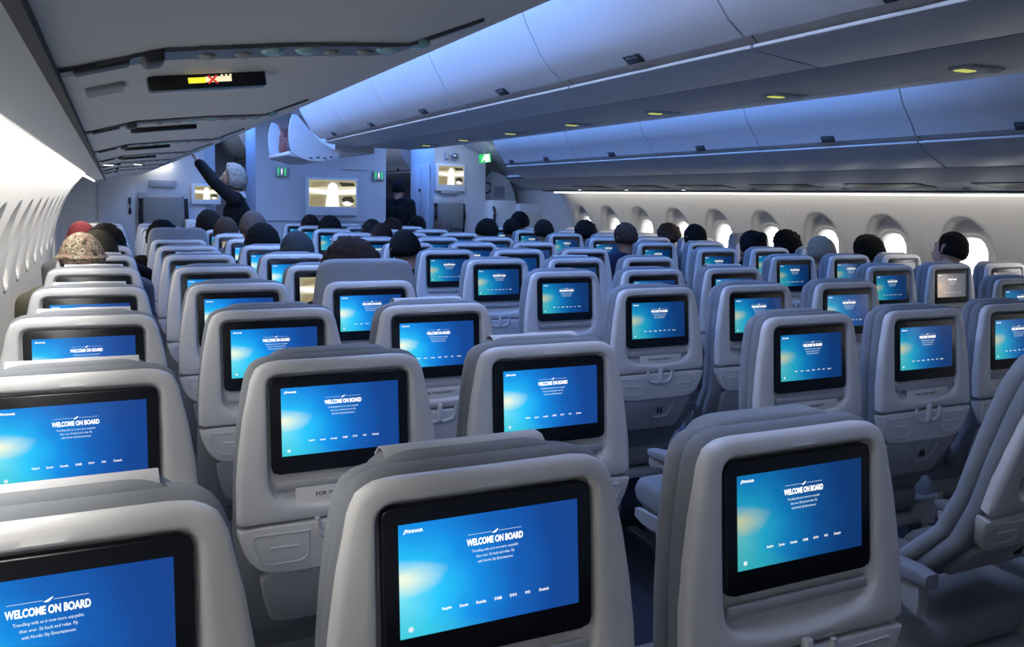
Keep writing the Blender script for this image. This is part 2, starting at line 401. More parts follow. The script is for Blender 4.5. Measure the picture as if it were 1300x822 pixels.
for i, (a, b_) in enumerate(zip(ce, ce[1:])):
    bin_(CENT, 2.5, a, b_, 3, 'closed blue-lit bin of the middle row over the first aisle, %s from the camera' % ORD[i], 'middle row bins over the first aisle')
    bin_(mirx(CENT), 2.644, a, b_, 3, 'closed bin of the middle row over the second aisle, %s from the camera' % ORD[i], 'middle row bins over the second aisle')
re_ = [3.499+1.32*k for k in range(-3, 6)]
re_[-1] = 9.2
for i, (a, b_) in enumerate(zip(re_, re_[1:])):
    if i > 0: bin_(SIDE, 5.2, a, b_, 3, 'closed bin above the far window wall, %s from the camera' % ORD[i-1], 'bins above the far windows')
    bin_(mirx(SIDE), -.056, a, b_, 3, 'low bin directly overhead above the near window wall, %s from the camera' % ORD[i], 'bins above the near windows', BINM_LIT)
# dark backing so that the gaps between bins read as lines
struct(MB().prism([(4.60, 1.80), (4.37, 1.925), (4.23, 2.11), (4.17, 2.26), (4.16, 2.58), (5.19, 2.58), (5.19, 1.80)], Y0, 9.19).build('trim_10', SEAM))
struct(MB().prism(mirx([(4.60, 1.80), (4.37, 1.925), (4.23, 2.11), (4.17, 2.26), (4.16, 2.58), (5.19, 2.58), (5.19, 1.80)]), Y0, 9.19).build('trim_11', SEAM))
struct(MB().prism([(2.29, 2.03), (2.03, 2.06), (1.87, 2.17), (1.77, 2.35), (1.74, 2.57), (3.404, 2.57), (3.374, 2.35), (3.274, 2.17), (3.114, 2.06), (2.854, 2.03)], Y0, 8.385).build('trim_12', SEAM))

# open bin at the head of the middle row: a tipped bucket with a bag inside
ob = empty('overhead_bin', (2.1, 9.0, 0)); tag(ob, 'tipped open bin of the middle row with a red bag inside', 'overhead bin', 'middle row bins over the first aisle')
SECT = smoothpoly([(1.700, 2.330), (1.655, 2.20), (1.648, 2.06), (1.665, 1.945), (1.72, 1.90), (1.862, 1.852), (2.02, 1.858), (2.185, 1.92), (2.06, 1.99), (1.93, 2.06), (1.82, 2.19)], 1)
for k, (a, b_) in enumerate(((8.405, 8.43), (9.58, 9.605))):
    p = MB(); p.prism([(x-2.1, z) for x, z in SECT], a-9, b_-9); p.build('side_panel', BINM, ob, 30)
p = MB(); p.prism([(x-2.1, z) for x, z in [(1.66, 1.90), (1.665, 1.945), (1.68, 1.945), (1.72, 1.915), (1.862, 1.872), (2.02, 1.878), (2.17, 1.935), (2.185, 1.92), (2.02, 1.858), (1.862, 1.852), (1.72, 1.89)]], 8.43-9, 9.58-9); p.build('bucket', BINM, ob)
p = MB(); p.box((1.66-2.1, 0, 1.925), (.02, 1.15, .035), .006); p.build('lip', RIM, ob)
p = MB(); p.prism([(x-2.1, z) for x, z in [(2.10, 1.95), (2.12, 2.56), (2.5, 2.56), (2.5, 1.95)]], 8.41-9, 9.6-9); p.build('back_panel', CREAM, ob)
p = MB(); p.box((2.05-2.1+.02, 0, 2.42), (.80, 1.19, .03), .005); p.build('top_panel', BINM, ob)
# three bump marks of dark hinge hardware
p = MB()
for x, z in ((1.86, 1.885), (1.93, 1.893), (2.0, 1.888), (2.06, 1.9)): p.box((x-2.1, 8.402-9, z), (.03, .006, .012), .002)
p.build('hinge_bracket', SLOT, ob)
bag = empty('red_bag', (1.80, 9.25, 1.885)); tag(bag, 'crumpled red brown bag lying in the tipped open bin', 'bag')
REDB = mat('red_bag_cloth', (.16, .05, .045), .8, bump=.5, bscale=60, var=.3)
b = MB(); b.ball((0, 0, .17), (.085, .15, .16), 20, 14)
for v in b.bm.verts: v.co += Vector(noise.noise_vector(v.co*9))*.035; v.co.z = max(v.co.z, .0)
b.build('body', REDB, bag)
b = MB(); b.tube([(-.05, -.1, .25), (-.09, -.05, .34), (-.08, .05, .36), (-.03, .12, .28)], .014); b.build('strap', REDB, bag)
b = MB(); b.box((1.80+.0, 8.93, 1.99), (.12, .17, .2), .03); o = b.build('dark_pouch', DKPLASTIC); tag(o, 'dark pouch beside the red bag in the open bin', 'pouch')

# ------------------------------------------------------------------ service units
def zund(x):   # near underside height
    P = [(MIR-a, b_) for a, b_ in UND_R[:7]]; P.sort()
    for (a, za), (c, zc) in zip(P, P[1:]):
        if a <= x <= c: return za+(zc-za)*(x-a)/(c-a)
    return P[0][1] if x < P[0][0] else P[-1][1]
def tilt(x): return Matrix.Rotation(-math.atan2(zund(x+.02)-zund(x-.02), .04), 3, 'Y')
def service(y, i):
    o = empty('passenger_service_unit', (0, y, 0)); tag(o, 'reading lamp and air nozzle unit on the low near bin, %s from the camera' % ORD[i], 'service unit', 'service units under the near bins')
    b = MB()
    for x in [.05+.03*k for k in range(14)]:
        wd = .012+.020*math.sin(pi*(x-.03)/.44)
        b.box((x, .004, zund(x)-.001), (.0315, wd*2.2, .006), 0, tilt(x))
    b.build('recess', RECSHADE, o)  # plate is not sunk; its dark colour stands in for recess shade
    b = MB(); b.box((.07, 0, zund(.07)-.004), (.05, .03, .006), .002, tilt(.07)); b.box((.115, .0, zund(.115)-.006), (.02, .05, .012), .005, tilt(.115)); b.build('speaker_vent', DKPLASTIC, o)
    for x in (.165, .20, .29, .325):
        n = MB(); n.tube([(x, .008, zund(x)+.004), (x, .008, zund(x)-.005), (x, .008, zund(x)-.008)], [.010, .009, .005], 14); n.build('air_nozzle', PSUM, o)
    for x in (.225, .26, .345, .38):
        n = MB(); n.ball((x, -.008, zund(x)-.003), (.013, .017, .006), 14, 8); n.build('reading_lamp', TEALGL, o)
    return o
sy = [.90+.93*k for k in range(7)]
for i, y in enumerate(sy): service(y, i)
def sign(y, i, lit):
    o = empty('cabin_sign', (.185, y, zund(.185))); tag(o, ('black sign panel with lit no smoking symbol above the camera' if lit else 'thin dark sign panel under the near bins, %s behind the lit one' % ORD[i-1]), 'sign', 'sign panels under the near bins')
    T = tilt(.185)
    b = MB(); b.box((0, .012, -.007 if lit else -.003), (.136, .030, .020 if lit else .014), .002, T); b.build('panel', BEZEL, o)
    if lit:
        def pt(x, z_, dy=0): return T @ Vector((x, -.0036-dy, -.007+z_))
        def rect(B, x0, x1, z0_, z1_, dy=0): B.poly([pt(x0, z0_, dy), pt(x1, z0_, dy), pt(x1, z1_, dy), pt(x0, z1_, dy)])
        b = MB(); rect(b, -.024, -.004, -.0035, .0030); b.mi = 1; rect(b, -.004, .026, -.0030, .0035); b.mi = 2
        for a in (.7, -.7):
            c, s_ = math.cos(a), math.sin(a)
            q = [(-.007, -.0012), (.007, -.0012), (.007, .0012), (-.007, .0012)]
            b.poly([pt(.004+x*c-yy*s_, x*s_+yy*c, .0003) for x, yy in q])
        b.mi = 1
        for k in range(3): rect(b, .014+.005*k, .0165+.005*k, .0037, .0055)
        b.build('lit_symbol', [YEL, CRM, REDE], o, 0)
    return o
for i, y in enumerate(sy[:4]): sign(y+.20, i, i == 0)
b = MB(); b.box((.072, 1.12, zund(.072)-.002), (.042, .07, .006), .002, tilt(.072)); tag(b.build('speaker_grille', PSUM), 'grey speaker grille beside the lit no smoking sign', 'grille')
for i, (x, y) in enumerate(((.07, 4.35), (.215, 5.1))):
    o = empty('ceiling_lamp', (x, y, zund(x))); tag(o, ('small lit downlight under the near bins, %s one' % ('wall side' if i == 0 else 'aisle side')), 'lamp')
    MB().tube([(0, 0, .003), (0, 0, -.006)], .028, 16).build('ring', PLASTIC2, o); MB().tube([(0, 0, -.004), (0, 0, -.0075)], .02, 16).build('bulb', LAMPW, o)
for i, y in enumerate([1.06+.9*k for k in range(8)]):
    o = empty('reading_light_unit', (2.72, y, 2.003)); tag(o, 'reading light unit with yellow sign under the middle bins, %s from the camera' % ORD[i], 'light', 'light units under the middle bins')
    MB().box((0, 0, -.002), (.16, .10, .012), .004).build('plate', PSUM, o)
    MB().box((-.03, .02, -.009), (.07, .035, .006), .002).build('sign_lens', YELG, o)
    n = MB(); n.ball((.05, -.03, -.008), (.03, .022, .012), 14, 8); n.build('nozzle', RIM, o)
for i, y in enumerate([2.2+1.0*k for k in range(7)]):
    b = MB(); b.box((4.94, y, 1.676), (.20, .62, .012), .004, Matrix.Rotation(math.atan2(.016, .126), 3, 'Y')); o = b.build('service_grille', DKPLASTIC)
    tag(o, 'dark service grille under the far window bins, %s from the camera' % ORD[i], 'grille', 'grilles under the far window bins')
    o2 = empty('ceiling_lamp', (5.07, y+.5, 1.653)); tag(o2, 'tiny downlight under the far window bins, %s from the camera' % ORD[i], 'lamp', 'downlights under the far window bins')
    MB().tube([(0, 0, .004), (0, 0, -.006)], .03, 12).build('ring', RIM, o2)
    MB().tube([(0, 0, -.005), (0, 0, -.009)], .014, 12).build('bulb', LAMPW if i > 3 else TEALGL, o2)

# ------------------------------------------------------------------ seats
SW, SH, SZ = .2534, .1429, 1.0588
YS = [(.30, .12), (.45, .105), (.50, .092), (.62, .04), (.74, -.012), (.85, -.0190), (1.5, .0401)]
def ys(z):
    for (a, ya), (c, yc) in zip(YS, YS[1:]):
        if z <= c: return ya+(yc-ya)*(z-a)/(c-a)
    return YS[-1][1]
NP = 112
SHELL = half([(0, .128), (.13, .128), (.158, .124), (.176, .112), (.1865, .092), (.193, .06), (.203, .015), (.2135, -.055), (.2195, -.12), (.2205, -.17), (.2205, -.2095), (0, -.2095)])
RECESS = half([(0, .102), (.135, .102), (.150, .097), (.157, .084), (.1585, 0), (.1585, -.115), (.154, -.142), (.14, -.162), (.115, -.172), (.06, -.180), (0, -.183)])
TRAY = half([(0, -.2135), (.2195, -.2135), (.217, -.235), (.208, -.262), (.196, -.287), (.178, -.308), (.155, -.318), (.10, -.322), (0, -.323)])
CPT = (0, -.045)
def ring(poly, y, c=CPT, inset=0, n=NP):
    pts = star(poly, n, c); out = []
    for x, z in pts:
        d = Vector((x-c[0], z-c[1])); L_ = d.length; d = d*(1-inset/L_)
        X, Z = c[0]+d.x, c[1]+d.y; out.append((X, ys(SZ+Z)+y, SZ+Z))
    return out
def slab(poly, c, y0, y1, r=.008, mb=None, bulge=0, n=NP):
    """rounded slab with outline poly, rear face at y0, front face at y1"""
    L = [ring(poly, y0+r*(1-math.cos(a)), c, r*(1-math.sin(a)), n) for a in (0, pi/8, pi/4, 3*pi/8, pi/2)]
    L += [ring(poly, y1-r*(1-math.sin(a)), c, r*(1-math.cos(a)), n) for a in (0, pi/8, pi/4, 3*pi/8, pi/2)]
    mb = mb or MB()
    if bulge:   # pillow the faces
        for s_, L0, end in ((-1, L[0], 0), (1, L[-1], 1)):
            cx_ = sum(p[0] for p in L0)/n; cz_ = sum(p[2] for p in L0)/n
            add = []
            for f in (.85, .6, .3):
                add.append([(cx_+(p[0]-cx_)*f, ys(cz_+(p[2]-cz_)*f)+(y0 if s_ < 0 else y1)+s_*bulge*(1-f*f), cz_+(p[2]-cz_)*f) for p in L0])
            L = (list(reversed(add))+L) if end == 0 else (L+add)
    return mb.loops(L)
# -- meshes of the prototype
def m_shell():
    b = MB(); r = .014
    L = [ring(SHELL, .034, CPT, .004), ring(SHELL, .014)]
    for a in (pi/8, pi/4, 3*pi/8, pi/2): L.append(ring(SHELL, .014-r*math.sin(a)-.000, CPT, r*(1-math.cos(a))))
    rc = (0, -.045)
    L.append([((a[0]*.35+c[0]*.65), (a[1]+c[1])/2-.003, a[2]*.35+c[2]*.65) for a, c in zip(L[-1], ring(RECESS, 0))])
    L += [ring(RECESS, -.0015, CPT, -.002), ring(RECESS, .001, CPT, .001), ring(RECESS, .012, CPT, .005), ring(RECESS, .017, CPT, .010)]
    L.append(ring(RECESS, .018, CPT, .04))
    b.loops(L, False, True); return b.mesh('back_shell', PLASTIC, 50)
def flat_slab(poly, c, y0, y1, r, n=72, mats=None, name='x', sharp=45):
    return slab(poly, c, y0, y1, r, None, 0, n).mesh(name, mats, sharp)
BZ = rrect(.1485, -.109, .0935, .013)
ME = {}
ME['back_shell'] = m_shell()
ME['screen_bezel'] = flat_slab(BZ, (0, -.008), .004, .017, .003, 96, BEZEL, 'screen_bezel')
tr = slab(TRAY, (0, -.262), -.001, .035, .008, None, 0, 96)
# sunk panels left and right of the latch (ridge outlines)
def ridge(b, pts, r, y=-.001): b.tube([(x, ys(SZ+z)+y, SZ+z) for x, z in pts], r, 8)
for s_ in (-1, 1):
    ridge(tr, [(s_*.075, -.232), (s_*.185, -.230), (s_*.19, -.245), (s_*.172, -.288), (s_*.155, -.297), (s_*.09, -.297), (s_*.075, -.285), (s_*.075, -.232)], .0022)
    ridge(tr, [(s_*.095, -.262), (s_*.155, -.260)], .003)
ME['tray_table'] = tr.mesh('tray_table', PLASTIC, 50)
la = MB(); ridge(la, [(-.058, -.205), (-.056, -.228), (-.046, -.245), (-.02, -.252), (.02, -.252), (.046, -.245), (.056, -.228), (.058, -.205)], .006, -.003)
la.box((0, ys(SZ-.222)-.006, SZ-.221), (.016, .014, .06), .004)
ME['latch'] = la.mesh('latch', PLASTIC, 50)
lp = slab(half([(0, -.318), (.17, -.318), (.172, -.34), (.16, -.40), (.145, -.452), (.125, -.462), (0, -.464)]), (0, -.39), .004, .03, .008, None, 0, 72)
ridge(lp, [(-.005, -.345), (-.005, -.395), (.005, -.408), (.07, -.405), (.082, -.39), (.088, -.345)], .006, .003)
ME['lower_panel'] = lp.mesh('lower_panel', PLASTIC2, 50)
sl = MB()
for x in (.022, .036): sl.box((x, ys(SZ-.37)+.003, SZ-.37), (.006, .006, .035), .001)
ME['outlet_slot'] = sl.mesh('outlet_slot', SLOT)
st = MB(); st.box((0, ys(SZ-.135)+.010, SZ-.134), (.285, .010, .018), .004); ME['pocket_strap'] = st.mesh('pocket_strap', PLASTIC2)
# fabric layers
COVR = half([(0, .134), (.13, .134), (.160, .129), (.180, .114), (.190, .090), (.198, .05), (.207, 0), (.217, -.08), (.221, -.2), (.219, -.34), (.208, -.45), (.196, -.49), (.18, -.50), (0, -.502)])
ME['back_cover'] = slab(COVR, (0, -.2), .022, .064, .017, None, .004, 120).mesh('back_cover', FABRIC2, 60)
FRNT = half([(0, .127), (.125, .127), (.157, .123), (.177, .110), (.189, .086), (.198, .04), (.207, -.02), (.216, -.12), (.220, -.25), (.219, -.40), (.214, -.52), (.20, -.565), (.19, -.578), (0, -.58)])
ME['backrest'] = slab(FRNT, (0, -.2), .064, .106, .019, None, .010, 120).mesh('backrest', FABRIC, 60)
HEAD = half([(0, .137), (.085, .137), (.115, .133), (.135, .120), (.148, .10), (.152, .03), (.15, -.05), (.135, -.075), (0, -.08)])
ME['headrest'] = slab(HEAD, (0, .03), .060, .122, .014, None, .006, 72).mesh('headrest', FABRIC, 60)
HEADR = half([(0, .212), (.13, .212), (.168, .206), (.188, .186), (.200, .14), (.21, .07), (.218, .02), (.2, -.03), (0, -.04)])
ME['headrest_raised'] = slab(HEADR, (0, .1), .030, .122, .020, None, .008, 96).mesh('headrest', FABRIC, 60)
def m_cover(top, hw, yb, yf, skew=0):
    b = MB(); L = []
    for x in (-hw, -hw*.5, 0, hw*.5, hw):
        w_ = .002*math.sin(x*37+1); q = []
        for y, z in ((yb, top-.012), (yb-.0005, top-.008), (yb+.012, top+.002+w_*.4), ((yb+yf)/2, top+.004+w_), (yf-.012, top+.002), (yf+.006, top-.012), (yf+.008, top-.15)):
            q.append((x, ys(SZ+z)+y, SZ+z))
        for y, z in ((yf+.005, top-.15), (yf+.003, top-.013), (yf-.013, top+.0), ((yb+yf)/2, top+.002+w_), (yb+.013, top+.0005+w_*.4), (yb+.002, top-.009), (yb+.003, top-.012)):
            q.append((x, ys(SZ+z)+y, SZ+z))
        L.append(q)
    b.loops(L); return b.mesh('headrest_cover', COVER, 60)
ME['headrest_cover'] = m_cover(.1365, .118, .076, .125)
# cushion, pan, legs, armrest
def m_cushion():
    b = MB(); L = []
    for y, zt, zb, hw in ((.16, .485, .42, .20), (.18, .50, .40, .222), (.30, .497, .395, .230), (.45, .505, .395, .232), (.56, .510, .398, .231), (.61, .500, .405, .226), (.635, .475, .42, .215), (.64, .455, .435, .20)):
        q = []
        for x, z in rrect(hw, zb, zt, min(.03, (zt-zb)/2-.002)): q.append((x, y, z+.010*math.cos(x/hw*pi/2)*(1 if z > .45 else 0)))
        L.append(q)
    b.loops(L); return b.mesh('seat_cushion', FABRIC, 60)
ME['seat_cushion'] = m_cushion()
sp = MB()
for s_ in (-1, 1):
    sp.loops([[(s_*.236, y, z), (s_*.212, y, z), (s_*.212, y, z-h), (s_*.236, y, z-h)] for y, z, h in ((.10, .47, .10), (.18, .43, .09), (.35, .405, .06), (.55, .395, .05), (.60, .39, .03))])
sp.box((0, .37, .372), (.44, .46, .03), .006)
ME['seat_pan'] = sp.mesh('seat_pan', PLASTIC2)
lg = MB(); lg.loops([[(x, y, z) for x, y in ((-.02, y0), (.02, y0), (.02, y1), (-.02, y1))] for z, y0, y1 in ((.36, .22, .30), (.20, .20, .26), (.03, .13, .20))]); lg.box((0, .22, .02), (.05, .30, .04), .006)
ME['leg'] = lg.mesh('leg', METAL)
ar = MB()
for L in ([(y, z, h, hw) for y, z, h, hw in ((.10, .672, .035, .022), (.14, .678, .04, .025), (.30, .672, .036, .026), (.42, .664, .034, .026), (.475, .657, .028, .022), (.49, .652, .012, .012))],):
    ar.loops([[(x, y, z) for x, z in [(p[0], p[1]) for p in rrect(hw, z-h, z, min(.009, h/2-.001), 3)]] for y, z, h, hw in L])
ME['armrest_pad'] = ar.mesh('armrest_pad', FABRIC2)
au = MB(); au.loops([[(x, y, z) for x, z in rrect(.018, z0, z1, .006, 3)] for y, z1, z0 in ((.12, .66, .56), (.17, .655, .575), (.26, .645, .605), (.40, .64, .605), (.455, .636, .59), (.47, .63, .60))])
ME['armrest_arm'] = au.mesh('armrest_arm', PLASTIC2)

# -- screens
def m_screen(S, kind):
    b = MB(); uvs = []
    t = math.atan(.0909)
    def P(u, v, dz=0):   # u,v in metres on the screen
        z = SZ+v*math.cos(t); return (u, ys(z)+.003-dz, z)
    hw, hh = SW/2, SH/2
    b.poly([P(-hw, -hh), P(hw, -hh), P(hw, hh), P(-hw, hh)], 0)
    def put(txt, u, v, wd, mi, bold=0, h=None, res=3):
        uc = (u-.5)*SW; vc = (.5-v)*SH; b.mi = mi
        for p in text_mesh(txt, wd*SW, bold, h, res): b.poly([P(uc+x, vc+y, .0006) for x, y in p])
    def rect(u0, u1, v0, v1, mi, dz=.0006):
        b.poly([P((u0-.5)*SW, (.5-v1)*SH, dz), P((u1-.5)*SW, (.5-v1)*SH, dz), P((u1-.5)*SW, (.5-v0)*SH, dz), P((u0-.5)*SW, (.5-v0)*SH, dz)], mi)
    if kind != 'camera':
        b.mi = 1
        put('FINNAIR', .085, .065, .085, 1, .015, .0040, 1)
        b.poly([P((.024-.5)*SW, (.5-.085)*SH, .0006), P((.030-.5)*SW, (.5-.085)*SH, .0006), P((.044-.5)*SW, (.5-.045)*SH, .0006), P((.036-.5)*SW, (.5-.045)*SH, .0006)], 1)
        rect(.365, .495, .178, .1815, 2); rect(.535, .665, .178, .1815, 2)
        b.poly([P((u-.5)*SW, (.5-v)*SH, .0006) for u, v in ((.497, .19), (.51, .196), (.522, .186), (.535, .158), (.525, .165), (.512, .178))], 1)
        put('WELCOME ON BOARD', .515, .25, .315, 1, .035, .0092)
        put('Travelling with us is now more enjoyable', .515, .335, .26, 2, .012, .0048, 1)
        put('than ever. Sit back and relax. Fly', .515, .385, .215, 2, .012, .0048, 1)
        put('with Nordic Sky Entertainment.', .515, .435, .20, 2, .012, .0048, 1)
        for u, s_, wd in ((.245, 'English', .05), (.335, 'Suomi', .045), (.43, 'Svenska', .055), (.525, '日本語', .04), (.61, '한국어', .04), (.695, '中文', .03), (.79, 'Deutsch', .055)):
            put(s_, u, .80, wd, 1, .01, .0042, 1)
        b.poly([P((.055-.5)*SW+.0036*math.cos(a), (.5-.925)*SH+.0036*math.sin(a), .0006) for a in [2*pi*k/10 for k in range(10)]], 2)
    else:
        camera_view(lambda u, v, dz: P((u-.5)*SW, (.5-v)*SH, dz), b)
    mats = [S, TEXTM, TEXT2] if kind != 'camera' else CAMM
    bm = b.bm; bm.faces.ensure_lookup_table()
    uvl = bm.loops.layers.uv.new('uv')
    for f, uv in zip(bm.faces[0].loops, ((0, 0), (1, 0), (1, 1), (0, 1))): f[uvl].uv = uv
    # keep the display facing the passenger behind
    me = bpy.data.meshes.new('screen'); bm.to_mesh(me); bm.free()
    for m_ in mats: me.materials.append(m_)
    return me
CAMM = [emis('camera_picture_haze', (.86, .80, .58), .95), emis('camera_picture_ground', (.45, .42, .27), .85, False), emis('camera_picture_white', (1, .98, .92), 1.25, False), emis('camera_picture_dark', (.07, .07, .05), .7, False), emis('camera_picture_brown', (.40, .33, .20), .8, False)]
def camera_view(P, b):
    """picture of the tail camera: a pale airliner seen from above and behind on an apron"""
    def q(pts, mi, dz): b.poly([P(u, v, dz) for u, v in pts], mi)
    q([(0, 0), (1, 0), (1, .22), (0, .30)], 1, .0004); q([(0, .55), (1, .55), (1, 1), (0, 1)], 1, .0004)
    q([(.05, .12), (.30, .06), (.42, .14), (.2, .25), (.06, .28)], 4, .0006); q([(.62, .08), (.95, .10), (.98, .22), (.7, .24)], 3, .0006)
    q([(.0, .32), (.40, .40), (.60, .40), (1, .30), (1, .50), (.63, .56), (.37, .56), (0, .46)], 2, .0008)
    q([(.40, .20), (.47, .10), (.53, .10), (.60, .20), (.64, 1), (.34, 1)], 2, .0010)
    q([(.02, .70), (.10, .60), (.30, .62), (.32, .95), (.02, .98)], 4, .0006)
    q([(.68, .72), (.74, .62), (.90, .60), (.97, .76), (.90, .92), (.76, .90)], 3, .0008)
    q([(.70, .84), (.80, .78), (.95, .88), (.86, .97), (.74, .96)], 2, .0010)
SCR = {'blue': m_screen(S_BLUE, 'w'), 'dim': m_screen(S_DIM, 'w'), 'mid': m_screen(S_MID, 'w'), 'tan': m_screen(S_REFLECT, 'w'), 'camera': m_screen(None, 'camera')}

CHAIN = [('back_shell', None), ('screen_bezel', None), ('tray_table', None), ('lower_panel', None), ('pocket_strap', None), ('back_cover', None), ('backrest', None), ('seat_cushion', None), ('seat_pan', None)]
PARTMESH = ME
def make_proto():
    r = empty('airline_seat'); r['category'] = 'seat'
    d = {}
    for n, _ in CHAIN: d[n] = link(n, ME[n], r)
    link('screen', SCR['blue'], d['screen_bezel']); link('latch', ME['latch'], d['tray_table']); link('outlet_slot', ME['outlet_slot'], d['lower_panel'])
    for x in (-.15, .15): link('leg', ME['leg'], r).location = (x, 0, 0)
    return r
def armrest(r, x):
    a = link('armrest', ME['armrest_arm'], r); a.location = (x, 0, 0); link('armrest_pad', ME['armrest_pad'], a)
proto = make_proto()
SP, PITCH, YF = .51, .787, .9624
AIS = .5252
def seat_pos(c, r):
    X = c*SP; Y = YF+r*PITCH
    if c > 2: X += AIS+.0068*(c-3); Y += .2264
    if c > 5: X += AIS+.08; Y += -.055
    return X, Y
DX = {(2, 0): .01}
DY = {(0, 2): .018, (0, 3): -.021, (1, 0): -.01, (1, 2): .025, (1, 3): .013, (2, 0): -.02, (2, 3): -.012, (3, 1): -.021, (3, 2): .017, (4, 1): -.025, (4, 2): .019, (5, 2): .01}
RAISED = {(2, 3), (1, 7), (8, 6)}
COVERS = {(1, 0), (0, 0), (0, 1), (0, 2), (0, 3), (0, 4), (0, 5), (2, 1), (2, 2), (1, 5), (1, 9), (4, 4), (5, 3), (7, 6), (8, 4)}
RECLINE = {(3, 0): 20}
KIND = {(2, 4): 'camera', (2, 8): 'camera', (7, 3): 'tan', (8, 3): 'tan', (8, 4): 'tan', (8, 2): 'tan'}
COLN = {0: 'near block window seat', 1: 'near block middle seat', 2: 'near block aisle seat', 3: 'centre block first aisle seat', 4: 'centre block middle seat', 5: 'centre block second aisle seat', 6: 'far block aisle seat', 7: 'far block middle seat', 8: 'far block window seat'}
GRP = ['seats of the near block', 'seats of the centre block', 'seats of the far block']
rows = {0: range(0, 12), 1: range(0, 12), 2: range(0, 12), 3: range(0, 12), 4: range(0, 12), 5: range(0, 12), 6: range(2, 11), 7: range(2, 11), 8: range(2, 11)}
first = True
for c in range(9):
    for r in rows[c]:
        X, Y = seat_pos(c, r); Y += DY.get((c, r), 0)
        if first: s = proto; first = False
        else: s = copy_tree(SEAT0)
        if s is proto: SEAT0 = proto
        s.location = (X+DX.get((c, r), 0), Y, 0)
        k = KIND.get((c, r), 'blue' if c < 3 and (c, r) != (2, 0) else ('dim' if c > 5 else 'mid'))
        sm = next(ch for ch in next(ch for ch in s.children if ch.name.startswith('screen_bezel')).children)
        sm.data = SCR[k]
        look = {'blue': 'blue welcome screen', 'mid': 'blue welcome screen', 'dim': 'dim blue screen', 'tan': 'brownish screen', 'camera': 'pale camera picture'}[k]
        ex = ', headrest raised' if (c, r) in RAISED else (', white headrest cloth' if (c, r) in COVERS else '')
        s['label'] = '%s, %s row from the camera, %s%s' % (COLN[c], ORD[r], look, ex)
        s['group'] = GRP[c//3]; s['category'] = 'seat'
# extras added only after all plain copies exist
seats = {}
for o in list(COL.objects):
    if o.name.startswith('airline_seat'): seats[o['label'].split(',')[0], o['label'].split(',')[1].strip()] = o
for c in range(9):
    for r in rows[c]:
        s = seats[COLN[c], '%s row from the camera' % ORD[r]]
        h = link('headrest', ME['headrest_raised' if (c, r) in RAISED else 'headrest'], s)
        if (c, r) in COVERS: link('headrest_cover', ME['headrest_cover'], s)
        armrest(s, -.255)
        if (c, r) in RECLINE:
            Rm = Matrix.Translation((0, .02, .885)) @ Matrix.Rotation(math.radians(RECLINE[(c, r)]), 4, 'X') @ Matrix.Translation((0, -.02, -.885))
            for ch in s.children:
                if not ch.name.startswith(('seat_', 'leg', 'armrest')): ch.matrix_basis = Rm @ ch.matrix_basis
        if c in (2, 5, 8): armrest(s, .255)

# safety cards in the pockets of the nearest seats
cm = MB(); yc = ys(SZ-.155)
cm.box((0, yc+.0085, SZ-.158), (.20, .0016, .05), .0004)
cm.mi = 1
for p in text_mesh('FOR YOUR SAFETY', .105, .02, .0085): cm.poly([(-.005+x, yc+.0070, SZ-.1585+y) for x, y in p])
CARD = cm.mesh('safety_card', [PAPER, INK])
for c, r, wh in ((1, 1, 'nearest fully visible seat, FOR YOUR SAFETY showing'), (3, 2, 'third row seat beside the first aisle'), (4, 1, 'second row middle seat of the centre block'), (3, 1, 'second row seat across the first aisle'), (2, 2, 'third row aisle seat of the near block'), (2, 3, 'fourth row aisle seat with raised headrest'), (4, 2, 'third row middle seat of the centre block'), (2, 1, 'second row aisle seat of the near block'), (1, 2, 'third row middle seat of the near block')):
    o = link('safety_card', CARD); X, Y = seat_pos(c, r); o.location = (X+(.01 if c > 1 else 0), Y+DY.get((c, r), 0), 0)
    tag(o, 'safety card in the pocket of the '+wh, 'card', 'safety cards')

# ------------------------------------------------------------------ front of the cabin
# middle monument between the aisles
struct(MB().prism([(1.727, YB), (3.41, YB), (3.41, 11.85), (1.727, 11.85)], 0, 2.57, 'Z').build('wall_bulkhead_middle', WALLB))
struct(MB().prism([(4.09, YB), (4.86, YB), (4.86, 12.0), (4.09, 12.0)], 0, 2.57, 'Z').build('wall_bulkhead_far', WALLB))
struct(MB().prism([(-.6, YB), (1.12, YB), (1.26, YB+.14), (1.26, 12.4), (-.6, 12.4)], 0, 2.58, 'Z').build('wall_bulkhead_near', WALLB))
struct(MB().prism([(4.86, YB+.5), (6.0, YB+.5), (6.0, YB+.6), (4.86, YB+.6)], 0, 2.58, 'Z').build('wall_door_zone', WALL))
for n, (x, m_) in enumerate(((5.62, 0), (-.48, 1))):
    struct(MB().box((x, 13.0, 1.3), (.06, 6.5, 2.6)).build('wall_door_%s' % ('right' if not m_ else 'left'), WALL))
# sloping ceiling panels of the door zones
for n, m_ in enumerate((0, 1)):
    P = [(4.12, 2.56), (4.55, 2.22), (5.15, 2.02), (5.62, 1.62), (5.62, 1.9), (5.2, 2.3), (4.6, 2.58)]
    if m_: P = [(-.48, 1.62), (-.05, 1.70), (.35, 1.78), (.80, 1.98), (1.02, 2.56), (-.48, 2.58)]
    struct(MB().prism(P, 9.76, 11.4).build('trim_%d' % (13+n), BINM))
